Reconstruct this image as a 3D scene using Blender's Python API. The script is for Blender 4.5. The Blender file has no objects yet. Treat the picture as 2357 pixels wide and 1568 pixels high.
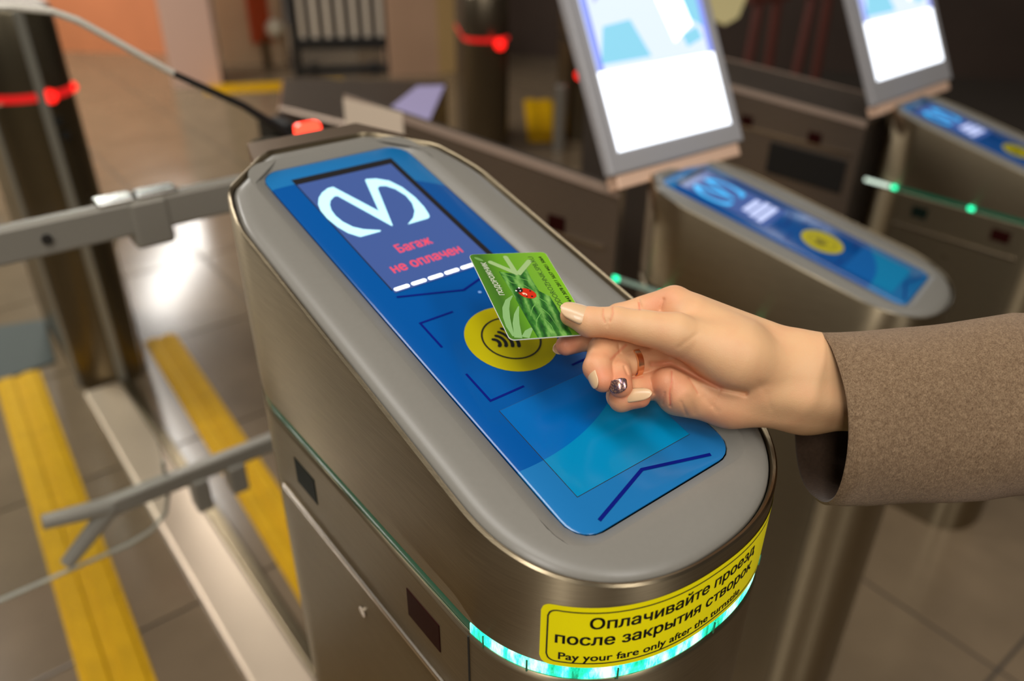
import bpy, bmesh, math, random
import numpy as np
from mathutils import Vector, Matrix
random.seed(7); rng = np.random.default_rng(7)

# ------------------------------------------------------------------ camera, world, lights
IW, IH, FPX = 2357, 1568, 1854.7
RC = np.array([[0.7864889, -0.6175429, 0.0087153],
               [0.3130666, 0.4107994, 0.8562903],
               [0.5323763, 0.6707344, -0.5164213]])          # camera right, up, forward
CAM = np.array([-0.2890, -0.22098, 1.24334])
sc = bpy.context.scene
col = sc.collection
cd = bpy.data.cameras.new('camera'); co = bpy.data.objects.new('camera', cd); col.objects.link(co)
cd.sensor_width = 36.0; cd.lens = FPX / IW * 36.0; cd.clip_start = .01; cd.clip_end = 100
m = Matrix.Identity(4)
for i in range(3):
    m[i][0] = RC[0][i]; m[i][1] = RC[1][i]; m[i][2] = -RC[2][i]; m[i][3] = CAM[i]
co.matrix_world = m
cd.dof.use_dof = True; cd.dof.focus_distance = 0.478; cd.dof.aperture_fstop = 3.9
sc.camera = co
sc.view_settings.view_transform = 'Standard'; sc.view_settings.look = 'None'
sc.view_settings.exposure = 0.0; sc.view_settings.gamma = 1.0; sc.view_settings.use_curve_mapping = False

def lin(r, g, b):
    f = lambda c: (c / 255 / 12.92) if c / 255 <= .04045 else ((c / 255 + .055) / 1.055) ** 2.4
    return (f(r), f(g), f(b), 1.0)

w = bpy.data.worlds.new('hall_ambient'); sc.world = w; w.use_nodes = True
bg = w.node_tree.nodes['Background']; bg.inputs[0].default_value = lin(182, 172, 160); bg.inputs[1].default_value = 0.16

def area(name, loc, size, power, color=(1, .97, .92), rot=(0, 0, 0)):
    l = bpy.data.lights.new(name, 'AREA'); l.shape = 'RECTANGLE'; l.size, l.size_y = size
    l.energy = power; l.color = color
    o = bpy.data.objects.new(name, l); o.location = loc; o.rotation_euler = rot; col.objects.link(o)
    return o
# rows of ceiling lamps of the hall, 3.2 m up, plus two added fill lights
area('ceiling_lamp_overhead', (-.55, .10, 3.2), (.5, 2.6), 47)
area('ceiling_lamp_right', (3.3, .2, 3.2), (.5, 2.6), 14)
area('ceiling_lamp_behind_camera', (-2.5, -1.75, 3.2), (.5, 2.2), 85, rot=(0, 0, -.95))
area('ceiling_lamp_behind_right', (.3, -3.0, 3.2), (.5, 2.6), 70)
area('ceiling_lamp_hall', (.73, 6.7, 3.2), (.40, 2.8), 120)
area('added_fill_hall_left', (-1.6, 5.0, 3.2), (.5, 2.4), 190)  # added fill to brighten the back of the hall from the left
area('added_fill_hall_right', (6.2, 5.6, 3.2), (.5, 3.0), 90)  # added fill for the back area, right side
area('ceiling_lamp_far_hall', (2.5, 10.8, 3.2), (.40, 3.4), 110, rot=(0, 0, -.546))

# ------------------------------------------------------------------ helpers
def ray(px):
    v = np.array([(px[0] - IW / 2) / FPX, -(px[1] - IH / 2) / FPX, 1.0]); return RC.T @ v
def cam2w(p): return CAM + RC.T @ np.asarray(p, float)
def pxd(px, d):                                         # measured image direction + own distance -> point in space
    return CAM + d * ray(px)
def atz(px, z): v = ray(px); return CAM + (z - CAM[2]) / v[2] * v

def tag(o, label=None, cat=None, group=None, kind=None):
    if label: o['label'] = label
    if cat: o['category'] = cat
    if group: o['group'] = group
    if kind: o['kind'] = kind
    return o
def empty(name, loc=(0, 0, 0), rz=0):
    o = bpy.data.objects.new(name, None); o.location = loc; o.rotation_euler = (0, 0, rz); o.empty_display_size = .05
    col.objects.link(o); return o
def mesh(name, V, F, mat, parent=None, smooth=False, auto=None):
    me = bpy.data.meshes.new(name); me.from_pydata([tuple(map(float, v)) for v in V], [], [tuple(map(int, f)) for f in F]); me.update()
    if mat: me.materials.append(mat)
    if smooth: me.polygons.foreach_set('use_smooth', [True] * len(me.polygons))
    if auto is not None:
        try: me.set_sharp_from_angle(angle=auto)
        except Exception: pass
    o = bpy.data.objects.new(name, me); col.objects.link(o)
    if parent: o.parent = parent
    return o
def share(name, me, parent=None, loc=(0, 0, 0), rz=0):
    o = bpy.data.objects.new(name, me); o.location = loc; o.rotation_euler = (0, 0, rz); col.objects.link(o)
    if parent: o.parent = parent
    return o
class MB:
    def __init__(s): s.V = []; s.F = []
    def add(s, V, F):
        n = len(s.V); s.V += [tuple(v) for v in V]; s.F += [tuple(i + n for i in f) for f in F]; return s
    def box(s, lo, hi, bev=0.0):
        (a, b, c), (d, e, f) = lo, hi
        if bev <= 0:
            V = [(x, y, z) for z in (c, f) for (x, y) in ((a, b), (d, b), (d, e), (a, e))]
            return s.add(V, [(3, 2, 1, 0), (4, 5, 6, 7), (0, 1, 5, 4), (1, 2, 6, 5), (2, 3, 7, 6), (3, 0, 4, 7)])
        bm = bmesh.new(); bmesh.ops.create_cube(bm, size=1)
        for v in bm.verts: v.co = Vector(((a + d) / 2 + v.co.x * (d - a), (b + e) / 2 + v.co.y * (e - b), (c + f) / 2 + v.co.z * (f - c)))
        bmesh.ops.bevel(bm, geom=list(bm.edges), offset=bev, segments=2, affect='EDGES', profile=.5)
        bm.verts.index_update()
        s.add([tuple(v.co) for v in bm.verts], [[v.index for v in fc.verts] for fc in bm.faces]); bm.free(); return s
    def tube(s, pts, r, n=10, cap=True):
        pts = [np.array(p, float) for p in pts]; rs = r if hasattr(r, '__len__') else [r] * len(pts)
        loops = []; up = None
        for i, p in enumerate(pts):
            t = pts[min(i + 1, len(pts) - 1)] - pts[max(i - 1, 0)]; t /= np.linalg.norm(t)
            if up is None:
                up = np.array([0, 0, 1.]) if abs(t[2]) < .9 else np.array([1., 0, 0])
            a = np.cross(t, up); a /= np.linalg.norm(a); b = np.cross(a, t); up = b
            loops.append([p + rs[i] * (math.cos(q) * a + math.sin(q) * b) for q in np.linspace(0, 2 * math.pi, n, endpoint=False)])
        V, F = loft(loops, cap0=cap, cap1=cap); return s.add(V, F)
    def build(s, name, mat, parent=None, smooth=False, auto=None): return mesh(name, s.V, s.F, mat, parent, smooth, auto)
def loft(loops, closed=True, cap0=False, cap1=False):
    n = len(loops[0]); V = [p for l in loops for p in l]; F = []
    for k in range(len(loops) - 1):
        for i in range(n if closed else n - 1):
            j = (i + 1) % n
            F.append((k * n + i, k * n + j, (k + 1) * n + j, (k + 1) * n + i))
    if cap0: F.append(tuple(range(n - 1, -1, -1)))
    if cap1: F.append(tuple(range((len(loops) - 1) * n, len(loops) * n)))
    return V, F
def rrect(hw, v0, v1, r, n=8):
    P = []
    for (cx, cy, a0) in ((hw - r, v1 - r, 0), (-hw + r, v1 - r, 90), (-hw + r, v0 + r, 180), (hw - r, v0 + r, 270)):
        for a in np.linspace(a0, a0 + 90, n): P.append((cx + r * math.cos(math.radians(a)), cy + r * math.sin(math.radians(a))))
    return np.array(P)
def stroke(pts, wd, cap=True):                             # flat polyline with width -> 2D verts, faces
    pts = [np.array(p, float) for p in pts]; L = []; Rr = []
    for i, p in enumerate(pts):
        d0 = pts[i] - pts[i - 1] if i > 0 else pts[1] - pts[0]; d1 = pts[i + 1] - pts[i] if i < len(pts) - 1 else d0
        d0 = d0 / np.linalg.norm(d0); d1 = d1 / np.linalg.norm(d1); n0 = np.array([-d0[1], d0[0]]); n1 = np.array([-d1[1], d1[0]])
        mN = n0 + n1; mN /= np.linalg.norm(mN); k = 1 / max(.4, mN @ n0); ww = wd[i] if hasattr(wd, '__len__') else wd
        L.append(p + mN * k * ww / 2); Rr.append(p - mN * k * ww / 2)
    n = len(pts); return L + Rr, [(i, n + i, n + i + 1, i + 1) for i in range(n - 1)]
def text2d(body, size=1.0, bold=0.0, shear=0.0, spacing=1.0):
    cu = bpy.data.curves.new('t', 'FONT'); cu.body = body; cu.size = 1; cu.shear = shear; cu.space_character = spacing
    cu.fill_mode = 'NONE'; cu.resolution_u = 3
    o = bpy.data.objects.new('t', cu); col.objects.link(o); dg = bpy.context.evaluated_depsgraph_get()
    me = bpy.data.meshes.new_from_object(o.evaluated_get(dg)); bpy.data.objects.remove(o)
    V = np.array([v.co[:2] for v in me.vertices]); Ed = np.array([e.vertices[:] for e in me.edges]); bpy.data.meshes.remove(me)
    # walk the outlines and fill them by winding number
    nx = {}
    for a, c in Ed: nx.setdefault(a, []).append(c); nx.setdefault(c, []).append(a)
    seen = set(); loops = []
    for st in range(len(V)):
        if st in seen or st not in nx: continue
        lp = [st]; seen.add(st); cur = st
        while True:
            nn = [q for q in nx[cur] if q not in seen]
            if not nn: break
            # start in increasing index order so that the outline keeps its direction
            cur = min(nn, key=lambda q: (abs(q - cur), -q)) if len(lp) > 1 else min(nn); seen.add(cur); lp.append(cur)
        if len(lp) > 2: loops.append(lp)
    from mathutils.geometry import delaunay_2d_cdt
    OV, OF = [], []
    # group outlines glyph by glyph: an outline whose box lies inside another belongs to it
    bx = [(V[l].min(0), V[l].max(0)) for l in loops]; par = []
    for a, (lo, hi) in enumerate(bx):
        p = [c for c, (l2, h2) in enumerate(bx) if c != a and (l2 <= lo + 1e-5).all() and (h2 >= hi - 1e-5).all()]
        par.append(p[0] if p else a)
    for root in sorted(set(par)):
        mem = [a for a in range(len(loops)) if par[a] == root]; vs = []; ed = []; polys = []
        for a in mem:
            n0 = len(vs); pts = [V[q] for q in loops[a]]; pts = [p for k, p in enumerate(pts) if np.linalg.norm(p - pts[k - 1]) > 1e-6]
            vs += [Vector(p) for p in pts]; ed += [(n0 + k, n0 + (k + 1) % len(pts)) for k in range(len(pts))]; polys.append(np.array(pts))
        r = delaunay_2d_cdt(vs, ed, [], 0, 1e-7); rv = [np.array(p) for p in r[0]]; n0 = len(OV); OV += rv
        for f in r[2]:
            c = sum(rv[q] for q in f) / len(f); cnt = 0
            for pg in polys:
                p0, p1 = pg, np.roll(pg, -1, 0); cr_ = (p0[:, 1] > c[1]) != (p1[:, 1] > c[1])
                xx = p0[:, 0] + (c[1] - p0[:, 1]) * (p1[:, 0] - p0[:, 0]) / np.where(p1[:, 1] == p0[:, 1], 1e-12, p1[:, 1] - p0[:, 1]); cnt += int((cr_ & (xx > c[0])).sum())
            if cnt % 2: OF.append([n0 + q for q in f])
    return np.array(OV), OF
def fit_text(body, x0, x1, base, cap, bold=0.0, **k):       # text stretched to run from x0 to x1 with a given capital height
    V, F = text2d(body, bold=0, **k)
    Vc, _ = text2d('H', bold=0)
    h = Vc[:, 1].max(); a, b = V[:, 0].min(), V[:, 0].max()
    if bold:                                                # heavier strokes: overlaid, slightly shifted copies of the glyphs
        V0, F0, nv = V, F, len(V); V = np.vstack([V0 + np.array(q) * bold for q in ((-1, -.6), (1, -.6), (-1, .6), (1, .6), (0, 0))]); F = [[i + nv * j for i in f] for j in range(5) for f in F0]
    out = np.empty_like(V); out[:, 0] = x0 + (V[:, 0] - a) / (b - a) * (x1 - x0); out[:, 1] = base + V[:, 1] / h * cap
    return out, F

# ------------------------------------------------------------------ materials
def newmat(name):
    mt = bpy.data.materials.new(name); mt.use_nodes = True; nt = mt.node_tree
    return mt, nt, nt.nodes['Principled BSDF']
def P(name, c, rough=.5, metal=0., spec=.5, coat=0., noise=None, bump=None, emis=None, es=0., sheen=0.):
    mt, nt, b = newmat(name); N = nt.nodes; Lk = nt.links
    b.inputs['Base Color'].default_value = c; b.inputs['Roughness'].default_value = rough; b.inputs['Metallic'].default_value = metal
    b.inputs['Specular IOR Level'].default_value = spec; b.inputs['Coat Weight'].default_value = coat; b.inputs['Coat Roughness'].default_value = .06
    b.inputs['Sheen Weight'].default_value = sheen
    if emis: b.inputs['Emission Color'].default_value = emis; b.inputs['Emission Strength'].default_value = es
    tc = N.new('ShaderNodeTexCoord')
    if noise:                                              # (scale, vector scale, amount)
        mp = N.new('ShaderNodeMapping'); mp.inputs['Scale'].default_value = noise[1]; Lk.new(tc.outputs['Object'], mp.inputs[0])
        nz = N.new('ShaderNodeTexNoise'); nz.inputs['Scale'].default_value = noise[0]; nz.inputs['Detail'].default_value = 5; Lk.new(mp.outputs[0], nz.inputs['Vector'])
        mx = N.new('ShaderNodeMix'); mx.data_type = 'RGBA'
        k = noise[2]; mx.inputs[6].default_value = tuple(x * (1 - k) for x in c[:3]) + (1,); mx.inputs[7].default_value = tuple(min(1, x * (1 + k)) for x in c[:3]) + (1,)
        Lk.new(nz.outputs[0], mx.inputs[0]); Lk.new(mx.outputs[2], b.inputs['Base Color'])
    if bump:
        mp = N.new('ShaderNodeMapping'); mp.inputs['Scale'].default_value = bump[1]; Lk.new(tc.outputs['Object'], mp.inputs[0])
        nz = N.new('ShaderNodeTexNoise'); nz.inputs['Scale'].default_value = bump[0]; nz.inputs['Detail'].default_value = 4; Lk.new(mp.outputs[0], nz.inputs['Vector'])
        bp = N.new('ShaderNodeBump'); bp.inputs['Strength'].default_value = bump[2]; bp.inputs['Distance'].default_value = bump[3]
        Lk.new(nz.outputs[0], bp.inputs['Height']); Lk.new(bp.outputs[0], b.inputs['Normal'])
    return mt
def E(name, c, s):
    mt, nt, b = newmat(name); b.inputs['Base Color'].default_value = (0, 0, 0, 1); b.inputs['Emission Color'].default_value = c
    b.inputs['Emission Strength'].default_value = s; b.inputs['Roughness'].default_value = .25; return mt
M = {}
def brushed(mt, an=.75, rot=.25):
    nt = mt.node_tree; b = nt.nodes['Principled BSDF']; t = nt.nodes.new('ShaderNodeTangent'); t.direction_type = 'RADIAL'; t.axis = 'Z'
    nt.links.new(t.outputs[0], b.inputs['Tangent']); b.inputs['Anisotropic'].default_value = an; b.inputs['Anisotropic Rotation'].default_value = rot; return mt
M['steel'] = P('brushed_steel', (.34, .275, .18, 1), .40, 1., noise=(1.0, (40, 40, 2200), .35), bump=(1.0, (25, 25, 2600), .3, .0002))
M['steel_low'] = P('brushed_steel_lower', (.31, .25, .16, 1), .36, 1., noise=(1.0, (40, 40, 2200), .3), bump=(1.0, (25, 25, 2600), .2, .0002))
brushed(M['steel'], .95); brushed(M['steel_low'], .9)
M['edge'] = P('polished_edge', (.62, .55, .46, 1), .22, 1.)
M['plastic'] = P('grey_moulded_plastic', lin(120, 116, 108), .36, 0, .45, noise=(300, (1, 1, 1), .04), bump=(900, (1, 1, 1), .05, .0003))
M['black'] = P('black_rubber', lin(22, 20, 18), .45)
M['dark'] = P('dark_core', lin(30, 26, 20), .6)
M['yellow'] = P('yellow_print', lin(178, 166, 0), .35, 0, .3)
M['sticker'] = P('sticker_yellow', lin(252, 236, 0), .45, 0, .2)
M['ink'] = P('black_ink', lin(18, 18, 16), .4)
M['navy'] = P('navy_print', lin(4, 18, 108), .5, 0, .1)
M['window'] = P('sensor_glass', lin(38, 8, 6), .5, 0, .06)
M['window_green'] = P('sensor_glass_dark', lin(14, 24, 18), .5, 0, .08)
M['led_guide'] = P('glowing_green_acrylic', lin(8, 84, 62), .18, 0, .6, coat=.5, emis=lin(0, 150, 105), es=.06)  # faint green emission added, though the acrylic is no lamp
M['led_bg'] = E('green_led_far', lin(0, 215, 150), 1.0)
M['led_dot'] = E('green_led_dot', lin(40, 255, 180), 2.6)
M['red_led'] = E('red_led', lin(255, 30, 24), 2.2)
M['red_hot'] = E('red_led_bright', lin(255, 60, 40), 4.0)
M['logo'] = E('screen_logo_white', lin(190, 245, 255), 1.5)
M['logo_far'] = E('screen_logo_blue', lin(70, 190, 255), 1.1)
M['scr_red'] = E('screen_red_text', lin(255, 84, 104), 1.0)
M['scr_white'] = E('screen_white', lin(240, 246, 255), 2.6)
M['scr_bezel'] = P('screen_black_bezel', lin(30, 28, 30), .3)
M['alu'] = P('aluminium', lin(165, 160, 150), .38, .7)
M['alu_bright'] = P('aluminium_polished', lin(225, 225, 220), .18, 1.)
M['gate_grey'] = P('grey_painted_arm', lin(140, 135, 124), .42, .3)
# front light strip: green LED with brighter hot spots
mt, nt, b = newmat('front_led_strip'); tc = nt.nodes.new('ShaderNodeTexCoord'); mp = nt.nodes.new('ShaderNodeMapping'); mp.inputs['Scale'].default_value = (1, 1, .25)
nz = nt.nodes.new('ShaderNodeTexNoise'); nz.inputs['Scale'].default_value = 75; nz.inputs['Detail'].default_value = 6; nz.inputs['Roughness'].default_value = .7
cr = nt.nodes.new('ShaderNodeValToRGB'); cr.color_ramp.elements[0].position = .34; cr.color_ramp.elements[0].color = lin(0, 120, 85); cr.color_ramp.elements[1].position = .66; cr.color_ramp.elements[1].color = lin(205, 255, 246)
e = cr.color_ramp.elements.new(.48); e.color = lin(40, 226, 178)
nt.links.new(tc.outputs['Object'], mp.inputs[0]); nt.links.new(mp.outputs[0], nz.inputs['Vector']); nt.links.new(nz.outputs[0], cr.inputs[0]); nt.links.new(cr.outputs[0], b.inputs['Emission Color'])
b.inputs['Emission Strength'].default_value = 2.4; b.inputs['Base Color'].default_value = lin(10, 60, 45); b.inputs['Roughness'].default_value = .15
M['led_front'] = mt
# glass
mt, nt, b = newmat('clear_glass'); b.inputs['Base Color'].default_value = (.93, .97, .95, 1); b.inputs['Roughness'].default_value = .03
b.inputs['Transmission Weight'].default_value = 1.0; b.inputs['IOR'].default_value = 1.12; M['glass'] = mt
# blue printed front plate: a darker printed circle on lighter blue
mt, nt, b = newmat('blue_front_plate'); N = nt.nodes; Lk = nt.links
tc = N.new('ShaderNodeAttribute'); tc.attribute_name = 'panel_uv'; tc.attribute_type = 'GEOMETRY'
vm = N.new('ShaderNodeVectorMath'); vm.operation = 'DISTANCE'; vm.inputs[1].default_value = (-.05, .214, 0)
cmpn = N.new('ShaderNodeMath'); cmpn.operation = 'GREATER_THAN'; cmpn.inputs[1].default_value = .1595
mx = N.new('ShaderNodeMix'); mx.data_type = 'RGBA'; mx.inputs[6].default_value = lin(0, 76, 146); mx.inputs[7].default_value = lin(26, 106, 164)
Lk.new(tc.outputs['Vector'], vm.inputs[0]); Lk.new(vm.outputs['Value'], cmpn.inputs[0]); Lk.new(cmpn.outputs[0], mx.inputs[0]); Lk.new(mx.outputs[2], b.inputs['Base Color'])
b.inputs['Roughness'].default_value = .16; b.inputs['Specular IOR Level'].default_value = .45; M['blue'] = mt
mt2 = mt.copy(); mt2.name = 'blue_scanner_window'
for n_ in mt2.node_tree.nodes:
    if n_.type == 'MIX': n_.inputs[6].default_value = lin(0, 92, 164); n_.inputs[7].default_value = lin(0, 122, 170)
M['blue_win'] = mt2
# lcd background, blue light falling off across the panel
mt, nt, b = newmat('lcd_background'); b.inputs['Base Color'].default_value = (.005, .006, .012, 1); b.inputs['Roughness'].default_value = .12
b.inputs['Emission Color'].default_value = lin(72, 98, 162); b.inputs['Emission Strength'].default_value = .9; M['lcd'] = mt
# advertising screen picture
M['ad'] = E('bright_display_picture', lin(214, 226, 255), 1.25)

# ------------------------------------------------------------------ floor
FZ = -.22                                                    # floor level; the near column's plate is 1.15 m above it
def fp(px, dz=0.0): return atz(px, FZ + dz)
FL = P('polished_granite_floor', lin(116, 99, 78), .17, 0, .5, noise=(7, (1, 1, 1), .25))
floor = mesh('floor', [(-6, -4, FZ), (9, -4, FZ), (9, 14, FZ), (-6, 14, FZ)], [(0, 1, 2, 3)], P('floor_joint', lin(70, 62, 54), .6)); tag(floor, 'brown grey polished granite tile floor', kind='structure')
tile = MB().box((-.297, -.297, FZ), (.297, .297, FZ + .004), .002).build('floor_tile', FL, floor)
tile.location = (-.9, .3, 0)
nt_ = 0
for i in range(-4, 9):
    for j in range(-2, 13):
        if (i, j) == (-1, 0): continue
        share('floor_tile', tile.data, floor, (-.3 + .6 * i, .3 + .6 * j, 0), random.choice((0, math.pi / 2, math.pi)))
tile.location = (-.3 - .6, .3, 0)
# yellow tactile strips
YT = P('yellow_tactile_plastic', lin(196, 150, 0), .6, 0, .15, noise=(20, (1, 1, 1), .2))
def tactile(label, x0, y0, x1, y1, wd, nr):
    a = np.array([x0, y0]); b_ = np.array([x1, y1]); L = np.linalg.norm(b_ - a); ang = math.atan2(b_[1] - a[1], b_[0] - a[0])
    root = empty('tactile_strip', (x0, y0, FZ + .004), ang); tag(root, label, 'tactile strip', 'yellow tactile strips')
    MB().box((0, -wd / 2, 0), (L, wd / 2, .004)).build('base', YT, root)
    rw = wd / nr
    rb = MB(); rb.box((0, -rw * .31, .003), (L, rw * .31, .011), .003); me = None
    for k in range(nr):
        if me is None: o = rb.build('ridge', YT, root); o.location = (0, -wd / 2 + rw * (k + .5), 0); me = o.data
        else: share('ridge', me, root, (0, -wd / 2 + rw * (k + .5), 0))
tactile('yellow ribbed tactile strip on the floor at the left edge of the photo', -.287, .62, -.196, 2.46, .128, 2)
tactile('yellow ribbed tactile strip seen between the plinth and the near turnstile column', .165, .9, .245, 2.43, .105, 2)
tactile('short yellow tactile strip beside the far dark turnstile column', 2.78, 3.35, 3.35, 4.1, .2, 2)
tactile('short yellow tactile strip in front of the pale far wall', 1.62, 5.72, 2.5, 5.32, .26, 3)

# ------------------------------------------------------------------ turnstile column
def outline_base():
    Pn = []
    e = 2 / 2.3
    for a in np.linspace(0, math.pi, 61):
        c_, s_ = math.cos(a), math.sin(a)
        Pn.append((-.110 * math.copysign(abs(c_) ** e, c_), .055 - .102 * abs(s_) ** e))
    Pn += [(.110, .20), (.110, .328), (.1085, .342), (.104, .362), (.098, .382), (.093, .390), (.054, .423), (.044, .428), (0, .428)]
    Pn += [(-x, y) for x, y in reversed(Pn[61:-1])]
    Pn = np.array(Pn); Q = np.vstack([Pn, Pn[:1]]); s = np.r_[0, np.cumsum(np.linalg.norm(np.diff(Q, axis=0), axis=1))]
    t = np.linspace(0, s[-1], 201)[:-1]
    return np.c_[np.interp(t, s, Q[:, 0]), np.interp(t, s, Q[:, 1])]
OUT = outline_base()
tg = np.roll(OUT, -1, 0) - np.roll(OUT, 1, 0); tg /= np.linalg.norm(tg, axis=1)[:, None]
ONRM = np.c_[tg[:, 1], -tg[:, 0]]
if (ONRM * (OUT - [0, .19])).sum() < 0: ONRM = -ONRM
def inset(d): return OUT - ONRM * d
def raycast(poly, pts, c=(0, .19)):
    c = np.array(c); res = []
    for p in pts:
        d_ = p - c; d_ = d_ / np.linalg.norm(d_); best = None
        for i in range(len(poly)):
            a = poly[i] - c; b_ = poly[(i + 1) % len(poly)] - c; ed = b_ - a; den = d_[0] * ed[1] - d_[1] * ed[0]
            if abs(den) < 1e-12: continue
            t = (a[0] * ed[1] - a[1] * ed[0]) / den; u = (a[0] * d_[1] - a[1] * d_[0]) / den
            if t > 0 and -1e-6 <= u <= 1 + 1e-6: best = t if best is None else max(best, t)
        res.append(c + d_ * best)
    return np.array(res)
CREASE = raycast(rrect(.0765, -.007, .409, .022), OUT); PANO = raycast(rrect(.0662, -.001, .399, .0175), OUT)
_zl = lambda x, y: (480 + x * .29698, 280 + y * .29698)
TH1 = math.radians(13.88); Z1 = .93
def pan(px):                                               # measured image point -> coordinates on the near column's sloping plate
    n = np.array([0, -math.sin(TH1), math.cos(TH1)]); v = ray(px); t = (n @ (np.array([0, 0, Z1]) - CAM)) / (n @ v); q = CAM + t * v - np.array([0, 0, Z1])
    return (q[0], q[1] * math.cos(TH1) + q[2] * math.sin(TH1))
LOGO = [(965, 505), (1320, 692), (1215, 455), (1219, 445), (1300, 441), (1400, 458), (1500, 508), (1600, 585), (1670, 660), (1706, 715), (1713, 735), (1703, 748), (1545, 795), (1588, 742), (1598, 690), (1578, 630), (1530, 572), (1450, 522), (1375, 497), (1325, 498), (1310, 515), (1428, 806), (1418, 806), (1000, 575), (975, 578), (945, 610), (940, 645), (952, 685), (985, 730), (1040, 775), (1120, 815), (1200, 833), (1335, 841), (1333, 850), (1180, 892), (1160, 888), (1080, 862), (1000, 815), (920, 750), (870, 690), (850, 640), (855, 590), (880, 550), (925, 515)]
LOGO_UV = [pan(_zl(*p)) for p in LOGO]

def turnstile(name, label, loc, rz, z0, th, near):
    ct, st = math.cos(th), math.sin(th)
    root = empty(name, (loc[0], loc[1], FZ), rz); z0 = z0 - FZ
    PL = lambda u, v, h: (u, v * ct - h * st, z0 + v * st + h * ct)
    def flat(nm, uv, F, mat, h, parent=None):
        o = mesh(nm, [PL(a, b_, h) for a, b_ in uv], F, mat, parent or root)
        return o
    lp = lambda pts, h: [PL(a, b_, h) for a, b_ in pts]
    zl1 = z0 - .071; zl0 = z0 - .081
    wall = lambda d, z: [(PL(a, b_, -.004)[0], PL(a, b_, -.004)[1], z) for a, b_ in inset(d)]
    # metal shell above the light band
    V, F = loft([lp(inset(.0042), -.004), lp(inset(.0036), -.0004), lp(inset(.0022), .0004), lp(inset(.0008), -.0006), lp(inset(0), -.004), wall(0, zl1 + .0012), wall(.001, zl1)])
    mesh('upper_shell', V, F, M['steel'], root, True, math.radians(40))
    V, F = loft([lp(inset(.0047), -.008), lp(inset(.0047), -.0045), lp(inset(.0060), -.0022), lp(inset(.0088), -.0004), lp(inset(.0125), .0008), lp(inset(.017), .0014), lp(CREASE * .6 + inset(.018) * .4, .0018), lp(CREASE + (CREASE - PANO) * .03, .0018), lp(CREASE, .0017), lp(PANO + (CREASE - PANO) * .06, -.0014), lp(PANO, -.0022)])
    mesh('top_cover', V, F, M['plastic'], root, True, math.radians(50))
    rr = rrect(.0655, 0, .398, .0165); n = len(rr)
    ins = rrect(.0640, .0015, .3965, .0155)
    V, F = loft([lp(rr, -.003), lp(rr, -.0018), lp(ins, -.0010)], cap1=True); o = mesh('blue_plate', V, F, M['blue'], root, True, math.radians(30))
    at = o.data.attributes.new('panel_uv', 'FLOAT_VECTOR', 'POINT')
    uvs = np.vstack([rr, rr, ins]); at.data.foreach_set('vector', np.c_[uvs, np.zeros(len(uvs))].astype(np.float32).ravel())
    hp = -.0009
    # scanner window
    wr = np.array([(-.0472, .0238), (.0472, .0238), (.0472, .0986), (-.0472, .0986)])
    wi = np.array([(-.0469, .0241), (.0469, .0241), (.0469, .0983), (-.0469, .0983)])
    if near: flat('window_joint', wr, [(0, 1, 2, 3)], M['dark'], hp, o)
    ow = flat('scanner_window', wi, [(0, 1, 2, 3)], M['blue_win'], hp + .0002, o)
    at = ow.data.attributes.new('panel_uv', 'FLOAT_VECTOR', 'POINT'); at.data.foreach_set('vector', np.c_[wi, np.zeros(4)].astype(np.float32).ravel())
    # yellow reader target
    C0 = (0, .148); circ = lambda r, c=C0, n=48: [(c[0] + r * math.cos(a), c[1] + r * math.sin(a)) for a in np.linspace(0, 2 * math.pi, n, endpoint=False)]
    dc = flat('reader_disc', circ(.0320), [tuple(range(48))], M['yellow'], hp + .0001)
    V = circ(.0208) + circ(.0195); flat('ring_print', V, [(i, (i + 1) % 48, 48 + (i + 1) % 48, 48 + i) for i in range(48)], M['ink'], hp + .0003, dc)
    for k in range(4):                                      # contactless waves
        x = -.0122 + .0039 * k; hh = (.0036, .0056, .0078, .0098)[k]
        pts = [(x + (.0034 + .0005 * k) * (math.cos(a) - .41) , .1487 + hh * 1.09 * math.sin(a)) for a in np.linspace(-1.15, 1.15, 13)]
        sv, sf = stroke(pts, .0026); flat('wave_print', sv, sf, M['ink'], hp + .0003, dc)
        for q in (pts[0], pts[-1]): flat('wave_print', circ(.0013, q, 10), [tuple(range(10))], M['ink'], hp + .00031, dc)
    for sx in (-1, 1):                                      # corner marks
        for (vc, sv_) in ((.1884, -1), (.1078, 1)):
            pts = [(sx * (.0468 - .0265), vc), (sx * .0468, vc), (sx * .0468, vc + sv_ * .0265)]
            s1, s2 = stroke(pts, .0016); flat('corner_mark', s1, s2, M['navy'], hp + .00015, o)
    s1, s2 = stroke([(-.0467, .0056), (0, .0192), (.0467, .0056)], .0022); flat('chevron_mark', s1, s2, M['navy'], hp + .0003, o)
    s1, s2 = stroke([(-.0467, .2187), (0, .2045), (.0467, .2187)], .0018); flat('chevron_mark', s1, s2, M['navy'], hp + .00015, o)
    # passage screen
    sr = [(-.0462, .2262), (.0452, .2262), (.0452, .380), (-.0462, .380)]
    scr = flat('screen_bezel', sr, [(0, 1, 2, 3)], M['scr_bezel'], hp + .0001)
    li = [(-.0455, .2226), (.0400, .2226), (.0400, .3715), (-.0455, .3715)]
    flat('lcd', li, [(0, 1, 2, 3)], M['lcd'], hp + .0004, scr)
    flat('metro_logo', LOGO_UV, [tuple(range(len(LOGO_UV)))], M['logo'] if near else M['logo_far'], hp + .0008, scr)
    for k in range(6 if near else 0):
        x = -.0446 + .0141 * k
        flat('screen_dash', rrect(.0061, .2238, .2272, .0014, 4) + np.array([x + .0061, 0]), [tuple(range(16))], M['scr_white'], hp + .0008, scr)
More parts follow.
